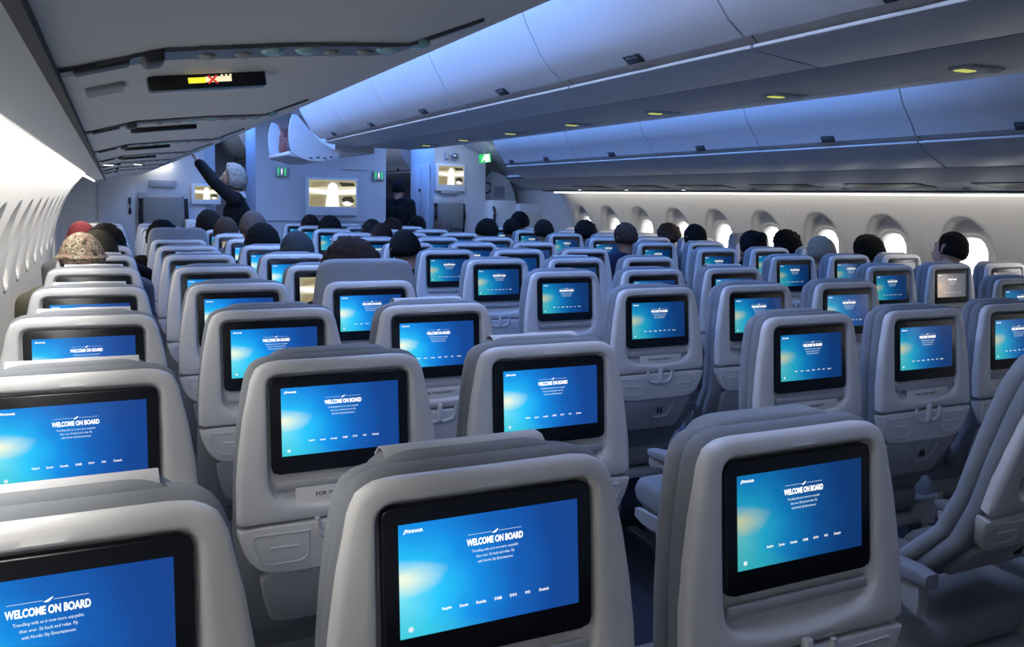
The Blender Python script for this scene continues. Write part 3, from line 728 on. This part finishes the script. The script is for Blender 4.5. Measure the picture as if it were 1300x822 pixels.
# seams and doors drawn as real grooves and panels on the monuments
def panel(name, c, d, material, label, cat, bev=.006, parent=None, kind=None):
    o = MB().box(c, d, bev).build(name, material, parent)
    if label: tag(o, label, cat)
    if kind: o['kind'] = kind
    return o
def monitor(x0, x1, z0, z1, fx0, fx1, fz0, fz1, y, label):
    o = empty('wall_monitor', ((fx0+fx1)/2, y, fz0)); tag(o, label, 'monitor', 'monitors on the front walls'); ox, oz = (fx0+fx1)/2, fz0
    MB().box(((fx0+fx1)/2-ox, -.03, (fz0+fz1)/2-oz), (fx1-fx0, .06, fz1-fz0), .012).build('housing', WHITEP, o)
    b = MB(); b.poly([(x0-ox, -.0625, z0-oz), (x1-ox, -.0625, z0-oz), (x1-ox, -.0625, z1-oz), (x0-ox, -.0625, z1-oz)], 0)
    camera_view(lambda u, v, dz: (x0-ox+(x1-x0)*u, -.0625-dz*3, z1-oz-(z1-z0)*v), b)
    b.build('screen', CAMM, o, 0)
    return o
monitor(2.375, 2.985, 1.375, 1.72, 2.335, 3.01, 1.26, 1.75, YB, 'large monitor showing a pale airliner on the middle bulkhead')
monitor(4.134, 4.50, 1.70, 1.955, 4.10, 4.53, 1.61, 1.99, YB, 'smaller monitor with airliner picture above the far crew seat')
monitor(1.00, 1.27, 1.44, 1.60, .96, 1.30, 1.38, 1.63, YB-.01, 'bright monitor behind the reaching crew member')
def pict(b, x, z, y, s, mi):
    b.mi = mi
    b.box((x, y, z+.62*s), (.16*s, .004, .16*s), .0015); b.box((x, y, z+.18*s), (.22*s, .004, .62*s), .0015); b.box((x, y, z-.33*s), (.15*s, .004, .42*s), .0015)
for x, z, lb in ((2.038, 1.807, 'green lavatory sign near the open bin'), (3.30, 1.796, 'green lavatory sign beside the second aisle opening')):
    o = empty('lavatory_sign', (x, YB, z)); tag(o, lb, 'sign', 'green lavatory signs')
    MB().box((0, -.02, 0), (.155, .04, .125), .006).build('case', PLASTIC2, o)
    b = MB()
    for dx in (-.042, 0, .042): pict(b, dx, -.004, -.042, .085 if dx else .06, 0 if dx else 1)
    b.build('lit_figures', [GREEN, WHITEE], o)
# emergency exit sign hanging at the slope
o = empty('exit_sign', (4.65, 10.55, 2.06)); tag(o, 'green and white exit sign hanging below the sloping ceiling', 'sign'); o.rotation_euler = (0, math.radians(-8), math.radians(-18))
MB().box((0, 0, 0), (.155, .04, .115), .005).build('case', GREEN, o)
b = MB()
b.box((.03, -.022, 0), (.06, .004, .10), .001)
b.tube([(-.045, -.023, -.035), (-.02, -.023, -.005), (-.01, -.023, .02)], .008); b.ball((-.005, -.023, .036), .010, 10, 6)
b.tube([(-.02, -.023, -.005), (.0, -.023, -.02), (.005, -.023, -.04)], .007); b.tube([(-.012, -.023, .018), (-.035, -.023, .008)], .005)
b.build('symbol', WHITEE, o); MB().tube([(0, 0, .055), (0, 0, .16)], .006).build('bracket', PLASTIC2, o)
# crew seats
def crew_seat(x0, x1, z0, z1, y, label, side):
    o = empty('crew_seat', ((x0+x1)/2, y, 0)); tag(o, label, 'crew seat', 'folded crew seats'); ox = (x0+x1)/2; W = x1-x0
    KH = mat('crew_seat_vinyl_'+side, (.20, .21, .205), .7, bump=.2, bscale=120)
    b = MB(); b.box((0, -.09, (z0+z1)/2), (W*.84, .12, z1-z0), .035); b.build('seat_pad', KH, o)
    b = MB(); b.box((0, -.02, (z0+z1)/2-.1), (W, .05, z1-z0+.3), .015); b.build('back_frame', PLASTIC2, o)
    for s_ in (-1, 1):
        b = MB(); b.tube([(s_*W*.46, -.06, z0-.15), (s_*W*.47, -.10, (z0+z1)/2), (s_*W*.46, -.07, z1-.02)], .022); b.build('harness_strap', SLOT, o)
    b = MB(); b.box((0, -.03, z1+.16), (W*.55, .05, .10), .02); b.build('head_pad', PLASTIC2, o)
crew_seat(4.07, 4.52, 1.09, 1.46, YB, 'folded crew seat on the bulkhead beyond the second aisle', 'far')
crew_seat(.37, .92, 1.04, 1.46, YB, 'folded crew seat on the bulkhead beyond the near block', 'near')
# near bulkhead: door outline, handle, phone, white box
o = empty('galley_door', (.16, YB, 0)); tag(o, 'pale blue grey door with grab handle ahead of the near window seats', 'door')
MB().box((-.02, -.016, .95), (.40, .025, 1.30), .006).build('leaf', WALLB, o)
MB().tube([(.12, -.03, 1.26), (.12, -.06, 1.30), (.12, -.06, 1.40), (.12, -.03, 1.44)], .016).build('handle', DKPLASTIC, o)
o = empty('handset', (.86, YB, 1.40)); tag(o, 'dark handset on the bulkhead beside the near crew seat', 'handset')
MB().box((0, -.02, 0), (.07, .04, .16), .01).build('cradle', DKPLASTIC, o); MB().tube([(0, -.05, -.06), (0, -.06, 0), (0, -.05, .06)], .018).build('receiver', SLOT, o)
b = MB(); b.box((1.0, 10.75, 1.06), (.26, .24, .28), .015); o = b.build('white_box', WHITEP); tag(o, 'white box on a low cabinet by the near bulkhead', 'box')
b = MB(); b.box((1.0, 10.74, .46), (.30, .30, .92), .01); o = b.build('low_cabinet', WALLB); tag(o, 'low cabinet under the white box', 'cabinet')
MB().box((0, 0, 0), (.22, .006, .36), .002).build('cabinet_door', PLASTIC2, o).location = (1.0, 10.587, .5)
b = MB(); b.box((.62, 10.93, 1.83), (.26, .10, .055), .01); o = b.build('galley_light', LAMPW); tag(o, 'bright white lamp high on the near bulkhead', 'lamp')
# far side: exit door, slide housing, locker, camera dome
o = empty('exit_door', (5.20, YB+.1, 0)); tag(o, 'white aircraft exit door with small window beyond the far seats', 'door')
MB().prism([(4.93, 0), (5.52, 0), (5.52, 1.30), (5.46, 1.62), (5.36, 1.84), (5.10, 1.92), (4.98, 1.80), (4.93, 1.5)], .0, .06).build('leaf', WHITEP, o); o.children[0].location = (-5.20, .22, 0)
b = MB(); b.prism(rrect(.085, -.085, .085, .025), -.01, .012); w_ = b.build('door_window', PLASTIC2, o); w_.location = (.02, .215, 1.62)
b = MB(); b.prism(rrect(.06, -.06, .06, .02), -.014, -.008); b.build('pane', mat('door_window_glass', (.3, .36, .4), .1), w_)
MB().tube([(-.20, .2, 1.75), (-.17, .12, 1.74), (-.17, .12, 1.62), (-.2, .2, 1.60)], .012).build('assist_handle', SLOT, o)
o = empty('slide_housing', (5.02, YB-.05, 0)); tag(o, 'white slide housing box with round grip under the exit door window', 'housing')
MB().box((.04, 0, .75), (.40, .34, 1.50), .03).build('body', WHITEP, o)
MB().tube([(-.13, -.18, 1.17), (-.14, -.24, 1.22), (-.14, -.25, 1.30), (-.14, -.24, 1.36), (-.13, -.18, 1.40)], .022).build('grip', DKPLASTIC, o)
o = empty('locker', (5.42, YB-.2, 0)); tag(o, 'white locker standing beside the slide housing', 'locker')
MB().box((0, 0, .73), (.36, .3, 1.46), .025).build('body', WHITEP, o); MB().box((0, -.152, .80), (.28, .006, 1.1), .002).build('locker_door', WALL, o)
b = MB(); b.ball((0, 0, 0), (.05, .05, .045), 16, 10); o = b.build('camera_dome', METAL); o.location = (4.37, YB-.06, 2.09); tag(o, 'small shiny dome above the smaller monitor', 'dome')
b = MB(); b.box((4.26, YB-.03, 2.09), (.05, .06, .09), .01); tag(b.build('sensor_box', PLASTIC2), 'small grey box beside the shiny dome', 'box')
# blue-lit door panel in the angled wall by the second aisle
o = empty('lavatory_door', (4.09, 11.52, 0), -pi/2)
tag(o, 'narrow blue-lit folding door in the side wall by the second aisle', 'door')
for x in (-.19, .19): MB().box((x, -.014, 1.0), (.37, .02, 1.96), .004).build('leaf', WALLB, o)
MB().box((.05, -.032, 1.08), (.42, .015, .075), .006).build('lock_plate', DKPLASTIC, o); MB().box((.0, -.03, 1.62), (.05, .015, .03), .003).build('knob', SLOT, o)
# wide panel outline with coat hook strip on the middle bulkhead
o = MB().box((2.98, YB-.006, 1.86), (.34, .012, .012), .003).build('coat_rail', PLASTIC2); tag(o, 'thin rail high on the middle bulkhead beside the lavatory sign', 'rail')
o = MB().box((2.45, YB-.008, 1.19), (1.30, .016, .014), .003).build('ledge_strip', PLASTIC2); tag(o, 'thin ledge strip below the large monitor', 'strip')
# next cabin section seen through the aisles
for i, (a, b_) in enumerate(((12.7, 13.9), (13.9, 15.1))):
    bin_(CENT, 2.5, a, b_, 3, 'bin of the next cabin seen through the first aisle, %s one' % ('nearer' if i == 0 else 'farther'), 'bins of the next cabin')
    bin_(SIDE, 5.2, a, b_, 3, 'far wall bin of the next cabin seen past the second aisle, %s one' % ('nearer' if i == 0 else 'farther'), 'bins of the next cabin')

# ------------------------------------------------------------------ people
SKIN1 = mat('skin_light', (.50, .30, .22), .6); SKIN2 = mat('skin_tan', (.36, .20, .14), .6); LIP = mat('lips', (.32, .12, .11), .5); EYE = mat('eye', (.6, .6, .58), .2)
def remeshed(mb, voxel, it=6, name='body'):
    me = mb.mesh('raw', SKIN1, 0); o = bpy.data.objects.new('raw', me); COL.objects.link(o)
    r = o.modifiers.new('r', 'REMESH'); r.mode = 'VOXEL'; r.voxel_size = voxel
    s_ = o.modifiers.new('s', 'SMOOTH'); s_.factor = .5; s_.iterations = it
    dg = bpy.context.evaluated_depsgraph_get(); out = bpy.data.meshes.new_from_object(o.evaluated_get(dg)); out.name = name
    bpy.data.objects.remove(o); bpy.data.meshes.remove(me)
    for p in out.polygons: p.use_smooth = True
    out.materials.clear(); return out
def head_r(d):   # head radius along unit direction d (face looks to +y)
    x, y, z = d
    rz = .118 if z > 0 else .125
    r = 1/math.sqrt((x/.077)**2+(y/(.098 if y < 0 else .093))**2+(z/rz)**2)
    if z < -.2 and y > 0: r *= 1-.10*min(1, (-z-.2))*(1-min(1, y*1.2)*.6)
    if z < -.1 and y < 0: r *= 1-.28*min(1, (-z-.1)*1.2)
    return r
def add_head(b, c, rz=0, tiltx=0):
    M = Matrix.Rotation(rz, 3, 'Z') @ Matrix.Rotation(tiltx, 3, 'X'); C = Vector(c)
    n0 = len(b.bm.verts); b.ball((0, 0, 0), 1, 32, 24); b.bm.verts.ensure_lookup_table()
    for v in list(b.bm.verts)[n0:]:
        d = v.co.normalized(); v.co = C+M @ (d*head_r(d))
    def g(p): return C+M @ Vector(p)
    b.cone(g((0, .088, .012)), .009, g((0, .108, -.022)), .014)          # nose
    for s_ in (-1, 1):
        b.ball(g((s_*.012, .098, -.026)), .009, 10, 6)
        b.cone(g((s_*.078, -.012, .012)), .013, g((s_*.074, -.004, -.022)), .010)   # ears
        b.cone(g((s_*.086, -.018, .020)), .008, g((s_*.079, -.006, -.014)), .006)
        b.cone(g((s_*.012, .083, .030)), .011, g((s_*.045, .072, .032)), .010)       # brow
        b.ball(g((s_*.032, .076, .010)), .012, 12, 8)                        # eyes
    b.cone(g((-.018, .085, -.055)), .008, g((.018, .085, -.055)), .008)    # mouth
    b.cone(g((-.01, .074, -.098)), .018, g((.01, .074, -.098)), .018)      # chin
    return M
def hand(b, wrist, d, up, side):
    """palm along d, back of hand towards up, thumb on side"""
    W = Vector(wrist); d = Vector(d).normalized(); up = Vector(up); up = (up-d*up.dot(d)).normalized(); sd = d.cross(up)*side
    for k in (-1, -.33, .33, 1): b.cone(W+d*.01+sd*.016*k, .013, W+d*.085+sd*.026*k, .011)
    for k, ln in ((-1, .058), (-.33, .07), (.33, .076), (1, .068)):
        p0 = W+d*.085+sd*.027*k; p1 = p0+(d*.92-up*.25)*ln*.55; p2 = p1+(d*.70-up*.7).normalized()*ln*.5
        b.cone(p0, .0095, p1, .0085, 10); b.cone(p1, .0085, p2, .0072, 10)
    t0 = W+d*.025+sd*.024; t1 = t0+(d*.5+sd*.75-up*.2)*.045; t2 = t1+(d*.85+sd*.3-up*.3)*.034
    b.cone(t0, .013, t1, .0105, 10); b.cone(t1, .0105, t2, .0085, 10)
def limb(b, pts, rad, g=0):
    for (p, q), (r0, r1) in zip(zip(pts, pts[1:]), zip(rad, rad[1:])): b.cone(p, r0+g, q, r1+g)
def torso(b, J, g=0):
    pel, wai, che, nek = [Vector(J[k]) for k in ('pelvis', 'waist', 'chest', 'neck')]; sx = Vector(J.get('sx', (1, 0, 0)))
    for s_ in (-1, 1):
        b.cone(pel+sx*.075*s_, .115+g, wai+sx*.055*s_, .105+g); b.cone(wai+sx*.055*s_, .105+g, che+sx*.075*s_, .112+g)
        b.cone(che+sx*.075*s_, .112+g, Vector(J['sh%d' % s_])*.75+nek*.25, .062+g)
        b.cone(nek-Vector((0, 0, .03)), .055+g, Vector(J['sh%d' % s_]), .052+g)
def build_person(J, headrot=0, headtilt=0, voxel=.0055):
    """returns meshes: body (with head and hands), top, trousers, shoes"""
    b = MB(); torso(b, J)
    b.cone(J['neck'], .056, Vector(J['head'])+Vector((0, -.01, -.07)), .052)
    add_head(b, J['head'], headrot, headtilt)
    t = MB(); torso(t, J, .013); tr_ = MB(); sh = MB()
    for s_ in (-1, 1):
        arm = [J['sh%d' % s_], J['el%d' % s_], J['wr%d' % s_]]; leg_ = [J['hip%d' % s_], J['kn%d' % s_], J['an%d' % s_]]
        limb(b, arm, [.05, .041, .028]); limb(t, arm[:2]+[Vector(arm[1]).lerp(Vector(arm[2]), .9)], [.055, .046, .035], .01)
        hd = Vector(J['hd%d' % s_]); hand(b, arm[2], hd, J['hu%d' % s_], -s_*J.get('ts', 1))
        limb(b, leg_, [.085, .055, .038]); limb(tr_, leg_, [.092, .064, .055], .008)
        toe = Vector(J['toe%d' % s_]); an = Vector(leg_[2])
        b.cone(an-Vector((0, 0, .05)), .034, toe, .026); sh.cone(an+Vector((0, 0, -.055)), .042, toe, .034)
    pel = Vector(J['pelvis']); sx = Vector(J.get('sx', (1, 0, 0)))
    tr_.cone(pel+sx*-.075, .122, pel+sx*.075, .122)
    B = remeshed(b, voxel, 5, 'body'); C = Vector(J['head'])
    M = (Matrix.Rotation(headrot, 3, 'Z') @ Matrix.Rotation(headtilt, 3, 'X')).inverted()
    for m_ in (SKIN1, LIP, EYE): B.materials.append(m_)
    for p in B.polygons:
        q = M @ (p.center-C)
        if q.length < .14:
            if abs(q.x) < .026 and -.064 < q.z < -.046 and q.y > .075: p.material_index = 1
            elif (abs(abs(q.x)-.032)/.014)**2+((q.z-.010)/.006)**2 < 1 and q.y > .06: p.material_index = 2
    return dict(body=B, top=remeshed(t, .010, 5, 'shirt'), trousers=remeshed(tr_, .010, 5, 'trousers'), shoes=remeshed(sh, .008, 3, 'shoes'))
def hair_mesh(style, c, rot=0, tiltx=0):
    b = MB(); M = Matrix.Rotation(rot, 3, 'Z') @ Matrix.Rotation(tiltx, 3, 'X'); C = Vector(c)
    th = {'short': .015, 'buzz': .008, 'thick': .028, 'afro': .045, 'bun': .022, 'bob': .045, 'curly': .028, 'cap': .012, 'beanie': .015}[style]
    nzs = {'short': .004, 'buzz': .001, 'thick': .008, 'afro': .010, 'bun': .005, 'bob': .012, 'curly': .018, 'cap': .001, 'beanie': .002}[style]
    b.ball((0, 0, 0), 1, 56, 40)
    bm = b.bm; kill = []
    low = {'bob': -.75, 'afro': -.62, 'curly': -.55}.get(style, -.50 if style not in ('cap', 'beanie') else -.22)
    for v in bm.verts:
        d = v.co.normalized(); hl = low+(.98-low)*max(0, min(1, (d.y-.05)/.55)) if d.y > .05 else low
        if style in ('cap', 'beanie'): hl = -.22+.45*max(0, d.y)
        lift = max(0, min(1, (d.z-hl)/.22))
        n_ = noise.noise(d*7)*nzs+noise.noise(d*17)*nzs*.5
        v.co = C+M @ (d*(head_r(d)+(th+n_)*(lift**.5) + (-.006 if lift <= 0 else 0)))
    # a full closed cap: below the hairline it lies just under the skin
    if style == 'bun':
        b.ball(C+M @ Vector((0, -.085, .085)), (.048, .045, .045), 18, 12)
        b.cone(C+M @ Vector((0, -.07, .07)), .03, C+M @ Vector((0, -.08, .08)), .03)
    if style == 'cap':
        rim = []
        for k in range(25):
            a = -pi*.12+pi*1.24*k/24; rim.append((a, .0))
        L = []
        for rr, dz in ((.078, .030), (.098, .006), (.101, .002), (.097, .0), (.078, .022)):
            L.append([C+M @ Vector((rr*1.0*math.cos(2*pi*k/40), rr*1.22*math.sin(2*pi*k/40), dz+.012)) for k in range(40)])
        b.loops(L+[L[0]], False, False)
    return b.mesh('hair' if style not in ('cap', 'beanie') else style, SKIN1, 0)
J = dict(pelvis=(0, .30, .54), waist=(0, .265, .72), chest=(0, .235, .90), neck=(0, .235, 1.065), head=(0, .25, 1.205),
         hd1=(-.3, .7, -.25), hd_=0)
for s_ in (-1, 1):
    J['sh%d' % s_] = (s_*.185, .235, 1.005); J['el%d' % s_] = (s_*.205, .27, .73); J['wr%d' % s_] = (s_*.115, .46, .655)
    J['hd%d' % s_] = (-s_*.15, 1, -.12); J['hu%d' % s_] = (0, .1, 1)
    J['hip%d' % s_] = (s_*.085, .31, .53); J['kn%d' % s_] = (s_*.10, .66, .53); J['an%d' % s_] = (s_*.10, .64, .11); J['toe%d' % s_] = (s_*.11, .78, .035)
SIT = build_person(J)
HAIR = {k: hair_mesh(k, J['head']) for k in ('short', 'buzz', 'thick', 'afro', 'bun', 'curly', 'cap', 'beanie')}
def setm(o, mats):
    for i, m_ in enumerate(mats):
        o.material_slots[i].link = 'OBJECT'; o.material_slots[i].material = m_
def hairmat(n, col, r=.9): return mat(n, col, r, bump=.9, bscale=140, var=.35, spec=.15)
HM = {'black': hairmat('hair_black', (.008, .008, .010)), 'brown': hairmat('hair_brown', (.060, .043, .036)), 'dark': hairmat('hair_dark', (.016, .014, .015)), 'auburn': hairmat('hair_auburn', (.025, .014, .013)), 'grey': hairmat('hair_grey', (.30, .27, .23)), 'blond': hairmat('hair_blond', (.24, .22, .17)), 'slate': hairmat('beanie_slate', (.04, .048, .055)), 'red': hairmat('cap_red', (.17, .03, .035)), 'sandy': hairmat('hair_sandy', (.125, .10, .088)), 'olive': hairmat('hair_olive', (.05, .042, .03))}
camo = mat('camouflage', (.2, .17, .1), .9); nt = camo.node_tree; v_ = nt.nodes.new('ShaderNodeTexNoise'); v_.inputs['Scale'].default_value = 34; v_.inputs['Detail'].default_value = 2
cr_ = nt.nodes.new('ShaderNodeValToRGB'); cr_.color_ramp.interpolation = 'CONSTANT'
for _ in range(3): cr_.color_ramp.elements.new(.5)
for e_, (p_, c_) in zip(cr_.color_ramp.elements, ((0, (.06, .04, .03)), (.40, (.30, .20, .15)), (.50, (.16, .15, .09)), (.56, (.45, .36, .28)), (.64, (.10, .09, .05)))): e_.position = p_; e_.color = (*c_, 1)
tc_ = nt.nodes.new('ShaderNodeTexCoord'); nt.links.new(tc_.outputs['Object'], v_.inputs['Vector']); nt.links.new(v_.outputs['Fac'], cr_.inputs[0]); nt.links.new(cr_.outputs[0], nt.nodes['Principled BSDF'].inputs['Base Color'])
HM['camo'] = camo
CM = {'black': mat('cloth_black', (.012, .012, .014), .9, spec=.12), 'navy': mat('cloth_navy', (.02, .028, .06), .9, spec=.12), 'white': mat('cloth_white', (.6, .6, .6), .9, spec=.12), 'grey': mat('cloth_grey', (.16, .16, .17), .9, spec=.12), 'pink': mat('cloth_pale', (.42, .34, .33), .9, spec=.12), 'olive': mat('cloth_olive', (.1, .1, .07), .9, spec=.12)}
TOPZ = {'short': .128, 'buzz': .123, 'thick': .138, 'afro': .158, 'bun': .131, 'curly': .146, 'cap': .130, 'beanie': .133}
# seated passengers: pixel-measured head tops turned into cabin coordinates beforehand
PEOPLE = [
#  head x, seat x, seat y, top z, hair, colour, clothes, skin, label, turn
    (-0.052, 0.000, 4.110, 1.336, 'cap', 'camo', 'olive', 1, 'passenger in camouflage bucket hat by the near window wall', 0),
    (0.006, 0.000, 4.897, 1.309, 'short', 'olive', 'grey', 1, 'passenger with olive brown hair just ahead of the camouflage hat', 0),
    (0.042, 0.000, 5.684, 1.314, 'thick', 'dark', 'black', 1, 'passenger with dark rounded hair ahead of the camouflage hat, beside the red cap', 0),
    (-0.109, 0.000, 6.471, 1.290, 'cap', 'red', 'grey', 1, 'passenger in red cap farthest along the near window wall', 0),
    (0.421, 0.510, 6.471, 1.311, 'thick', 'black', 'black', 1, 'passenger with black hair peeking over the raised headrest of the near block', 0),
    (0.910, 1.020, 8.045, 1.364, 'thick', 'dark', 'grey', 1, 'passenger with dark grey hair just below the standing reaching person', 0),
    (0.957, 1.020, 7.258, 1.322, 'short', 'brown', 'grey', 1, 'passenger with brown hair in front of the reaching person', 0),
    (1.062, 1.020, 6.471, 1.394, 'short', 'sandy', 'grey', 1, 'tall passenger with sandy brown hair against the middle bulkhead', 0),
    (1.008, 1.020, 5.684, 1.325, 'thick', 'black', 'black', 1, 'passenger with broad black hair in the near block aisle seat', 0),
    (1.087, 1.020, 4.897, 1.283, 'beanie', 'slate', 'grey', 1, 'passenger in slate grey beanie beside the first aisle', 0),
    (2.049, 2.055, 9.059, 1.236, 'short', 'dark', 'grey', 1, 'tiny distant head just under the large monitor corner', 0),
    (2.081, 2.055, 8.272, 1.279, 'thick', 'black', 'black', 1, 'passenger with rounded black hair below the large monitor', 0),
    (2.267, 2.055, 7.485, 1.298, 'short', 'dark', 'white', 1, 'passenger with short dark hair and pale collar in the centre block', 0),
    (2.148, 2.055, 6.698, 1.263, 'buzz', 'auburn', 'grey', 2, 'passenger with close-cropped brown head beside the pale collar passenger', 0),
    (1.014, 1.020, 3.323, 1.349, 'afro', 'auburn', 'black', 2, 'passenger with big rounded brown hair over the raised grey headrest', 0),
    (1.864, 2.055, 5.124, 1.293, 'short', 'black', 'black', 1, 'passenger with black hair and ear showing beside the first aisle', 0),
    (2.726, 2.572, 8.272, 1.284, 'short', 'auburn', 'grey', 2, 'passenger with brown hair at the feet of the standing person in black', 0),
    (3.264, 3.089, 9.059, 1.254, 'short', 'black', 'black', 1, 'passenger with black hair in front of the blue-lit folding door', 0),
    (3.279, 3.089, 8.272, 1.272, 'short', 'sandy', 'pink', 1, 'passenger with grey brown hair and pale shirt below the far crew seat', 0),
    (3.419, 3.089, 7.485, 1.244, 'thick', 'black', 'black', 1, 'passenger with wide black hair in front of the slide housing', 0),
    (4.105, 4.211, 8.217, 1.297, 'short', 'black', 'black', 1, 'passenger with short black hair, nearer of two by the exit door', 0),
    (4.593, 4.728, 9.004, 1.372, 'thick', 'black', 'black', 1, 'passenger with rounded black hair, farther of two by the exit door', 0),
    (4.098, 4.211, 7.430, 1.322, 'short', 'dark', 'white', 1, 'passenger with dark hair and white shirt ahead in the far block aisle column', 0),
    (4.592, 4.728, 7.430, 1.318, 'curly', 'dark', 'grey', 1, 'passenger with tousled dark hair under the farthest windows', 0),
    (4.075, 4.211, 5.856, 1.345, 'short', 'brown', 'navy', 1, 'passenger with short brown hair and visible ear in the far block aisle seat', 0),
    (5.090, 5.244, 6.643, 1.277, 'curly', 'brown', 'grey', 1, 'passenger with blurred brown hair beside a lit window', 0),
    (4.791, 4.728, 5.856, 1.336, 'short', 'black', 'grey', 1, 'passenger with neat round black hair in the far block middle seat', 0),
    (4.765, 4.728, 5.069, 1.257, 'bun', 'black', 'black', 2, 'passenger with black hair tied in a bun', 0),
    (5.133, 5.244, 5.069, 1.237, 'curly', 'black', 'black', 2, 'passenger with curly black hair leaning near the window', 0),
    (4.709, 4.728, 4.282, 1.257, 'short', 'blond', 'grey', 1, 'passenger with pale blond hair against the bright window', 0),
    (5.182, 5.244, 4.282, 1.250, 'thick', 'black', 'black', 1, 'passenger with sleek black hair and cheek turned towards the aisle', 0),
    (5.003, 4.728, 3.495, 1.373, 'buzz', 'dark', 'grey', 1, 'passenger with dark cropped head and bare neck nearest the camera on the far side', 0),
]
for i, (hx, x, y, zt, hs, hc, cl, sk, lab, rz) in enumerate(PEOPLE):
    s_ = max(.98, min(1.16, zt/(1.205+TOPZ[hs])))
    sh_ = max(-.05, min(.05, hx-x)); lean = (hx-x-sh_)/1.25      # sits in the seat and leans sideways
    o = empty('person', (x+sh_-.45*lean, y, 0), rz); o.rotation_euler.y = lean*1.55; o.scale = (max(1.12, s_),)*2+(s_/math.cos(lean*1.55),)
    tag(o, lab, 'person', 'seated passengers')
    b = link('body', SIT['body'], o); setm(b, [SKIN1 if sk == 1 else SKIN2, LIP, EYE])
    h = link('hair' if hs not in ('cap', 'beanie') else hs, HAIR[hs], o); setm(h, [HM[hc]])
    if hs in ('cap', 'beanie'):
        h2 = link('hair', HAIR['buzz'], o); setm(h2, [HM['dark']])
    for nm in ('top', 'trousers', 'shoes'):
        me = SIT[nm]
        if not me.materials: me.materials.append(CM['navy'])
        q = link({'top': 'shirt'}.get(nm, nm), me, o); setm(q, [CM[cl] if nm == 'top' else (CM['navy'] if nm == 'trousers' else CM['black'])])

# standing crew member reaching to the near bins (faces the near wall)
K = dict(pelvis=(0, 0, .93), waist=(0, .0, 1.10), chest=(0, .0, 1.27), neck=(0, -.01, 1.43), head=(0, .045, 1.575))
for s_ in (-1, 1):
    K['sh%d' % s_] = (s_*.165, .01, 1.385); K['el%d' % s_] = (s_*.15, .20, 1.56); K['wr%d' % s_] = (s_*.085, .335, 1.735)
    K['hd%d' % s_] = (0, .45, .8); K['hu%d' % s_] = (0, -1, .4)
    K['hip%d' % s_] = (s_*.085, 0, .90); K['kn%d' % s_] = (s_*.095, .02, .50); K['an%d' % s_] = (s_*.10, -.02, .11); K['toe%d' % s_] = (s_*.12, .13, .035)
W = build_person(K, 0, math.radians(12))
o = empty('person', (1.21, 8.8, 0), math.radians(80)); o.scale = (1.05,)*3
tag(o, 'standing person with grey hair in black jacket reaching up to the low bins', 'person')
setm(link('body', W['body'], o), [SKIN1, LIP, EYE])
for nm, rn, cl in (('top', 'jacket', 'black'), ('trousers', 'trousers', 'black'), ('shoes', 'shoes', 'black')):
    W[nm].materials.append(CM[cl]); link(rn, W[nm], o)
h = hair_mesh('bob', K['head'], 0, math.radians(12)); h.materials.clear(); h.materials.append(HM['grey']); link('hair', h, o)
b = MB(); L = []
for rr, z in ((.078, 1.405), (.070, 1.445), (.066, 1.462), (.072, 1.462), (.078, 1.445), (.086, 1.40)):
    L.append([(rr*1.05*math.cos(2*pi*k/28), -.005+rr*1.0*math.sin(2*pi*k/28), z+.012*math.sin(2*pi*k/28)*-1) for k in range(28)])
b.loops(L+[L[0]], False, False); b.build('collar', CM['white'], o)
# standing man in black in the second aisle
K = dict(pelvis=(0, 0, .90), waist=(0, .0, 1.08), chest=(0, .0, 1.25), neck=(0, 0, 1.42), head=(0, .03, 1.565))
for s_ in (-1, 1):
    K['sh%d' % s_] = (s_*.185, 0, 1.37); K['el%d' % s_] = (s_*.235, -.02, 1.09); K['wr%d' % s_] = (s_*.23, .07, .85)
    K['hd%d' % s_] = (0, .15, -1); K['hu%d' % s_] = (s_, 0, 0)
    K['hip%d' % s_] = (s_*.09, 0, .87); K['kn%d' % s_] = (s_*.10, .02, .49); K['an%d' % s_] = (s_*.11, -.01, .10); K['toe%d' % s_] = (s_*.13, .14, .035)
W = build_person(K)
o = empty('person', (3.72, 11.45, 0), math.radians(-40)); o.scale = (1.04,)*3
tag(o, 'standing person in black clothes seen from behind in the second aisle', 'person')
setm(link('body', W['body'], o), [SKIN2, LIP, EYE])
for nm, rn, cl in (('top', 'jacket', 'black'), ('trousers', 'trousers', 'black'), ('shoes', 'shoes', 'black')):
    W[nm].materials.append(CM[cl]); link(rn, W[nm], o)
h = hair_mesh('short', K['head']); h.materials.clear(); h.materials.append(HM['black']); link('hair', h, o)
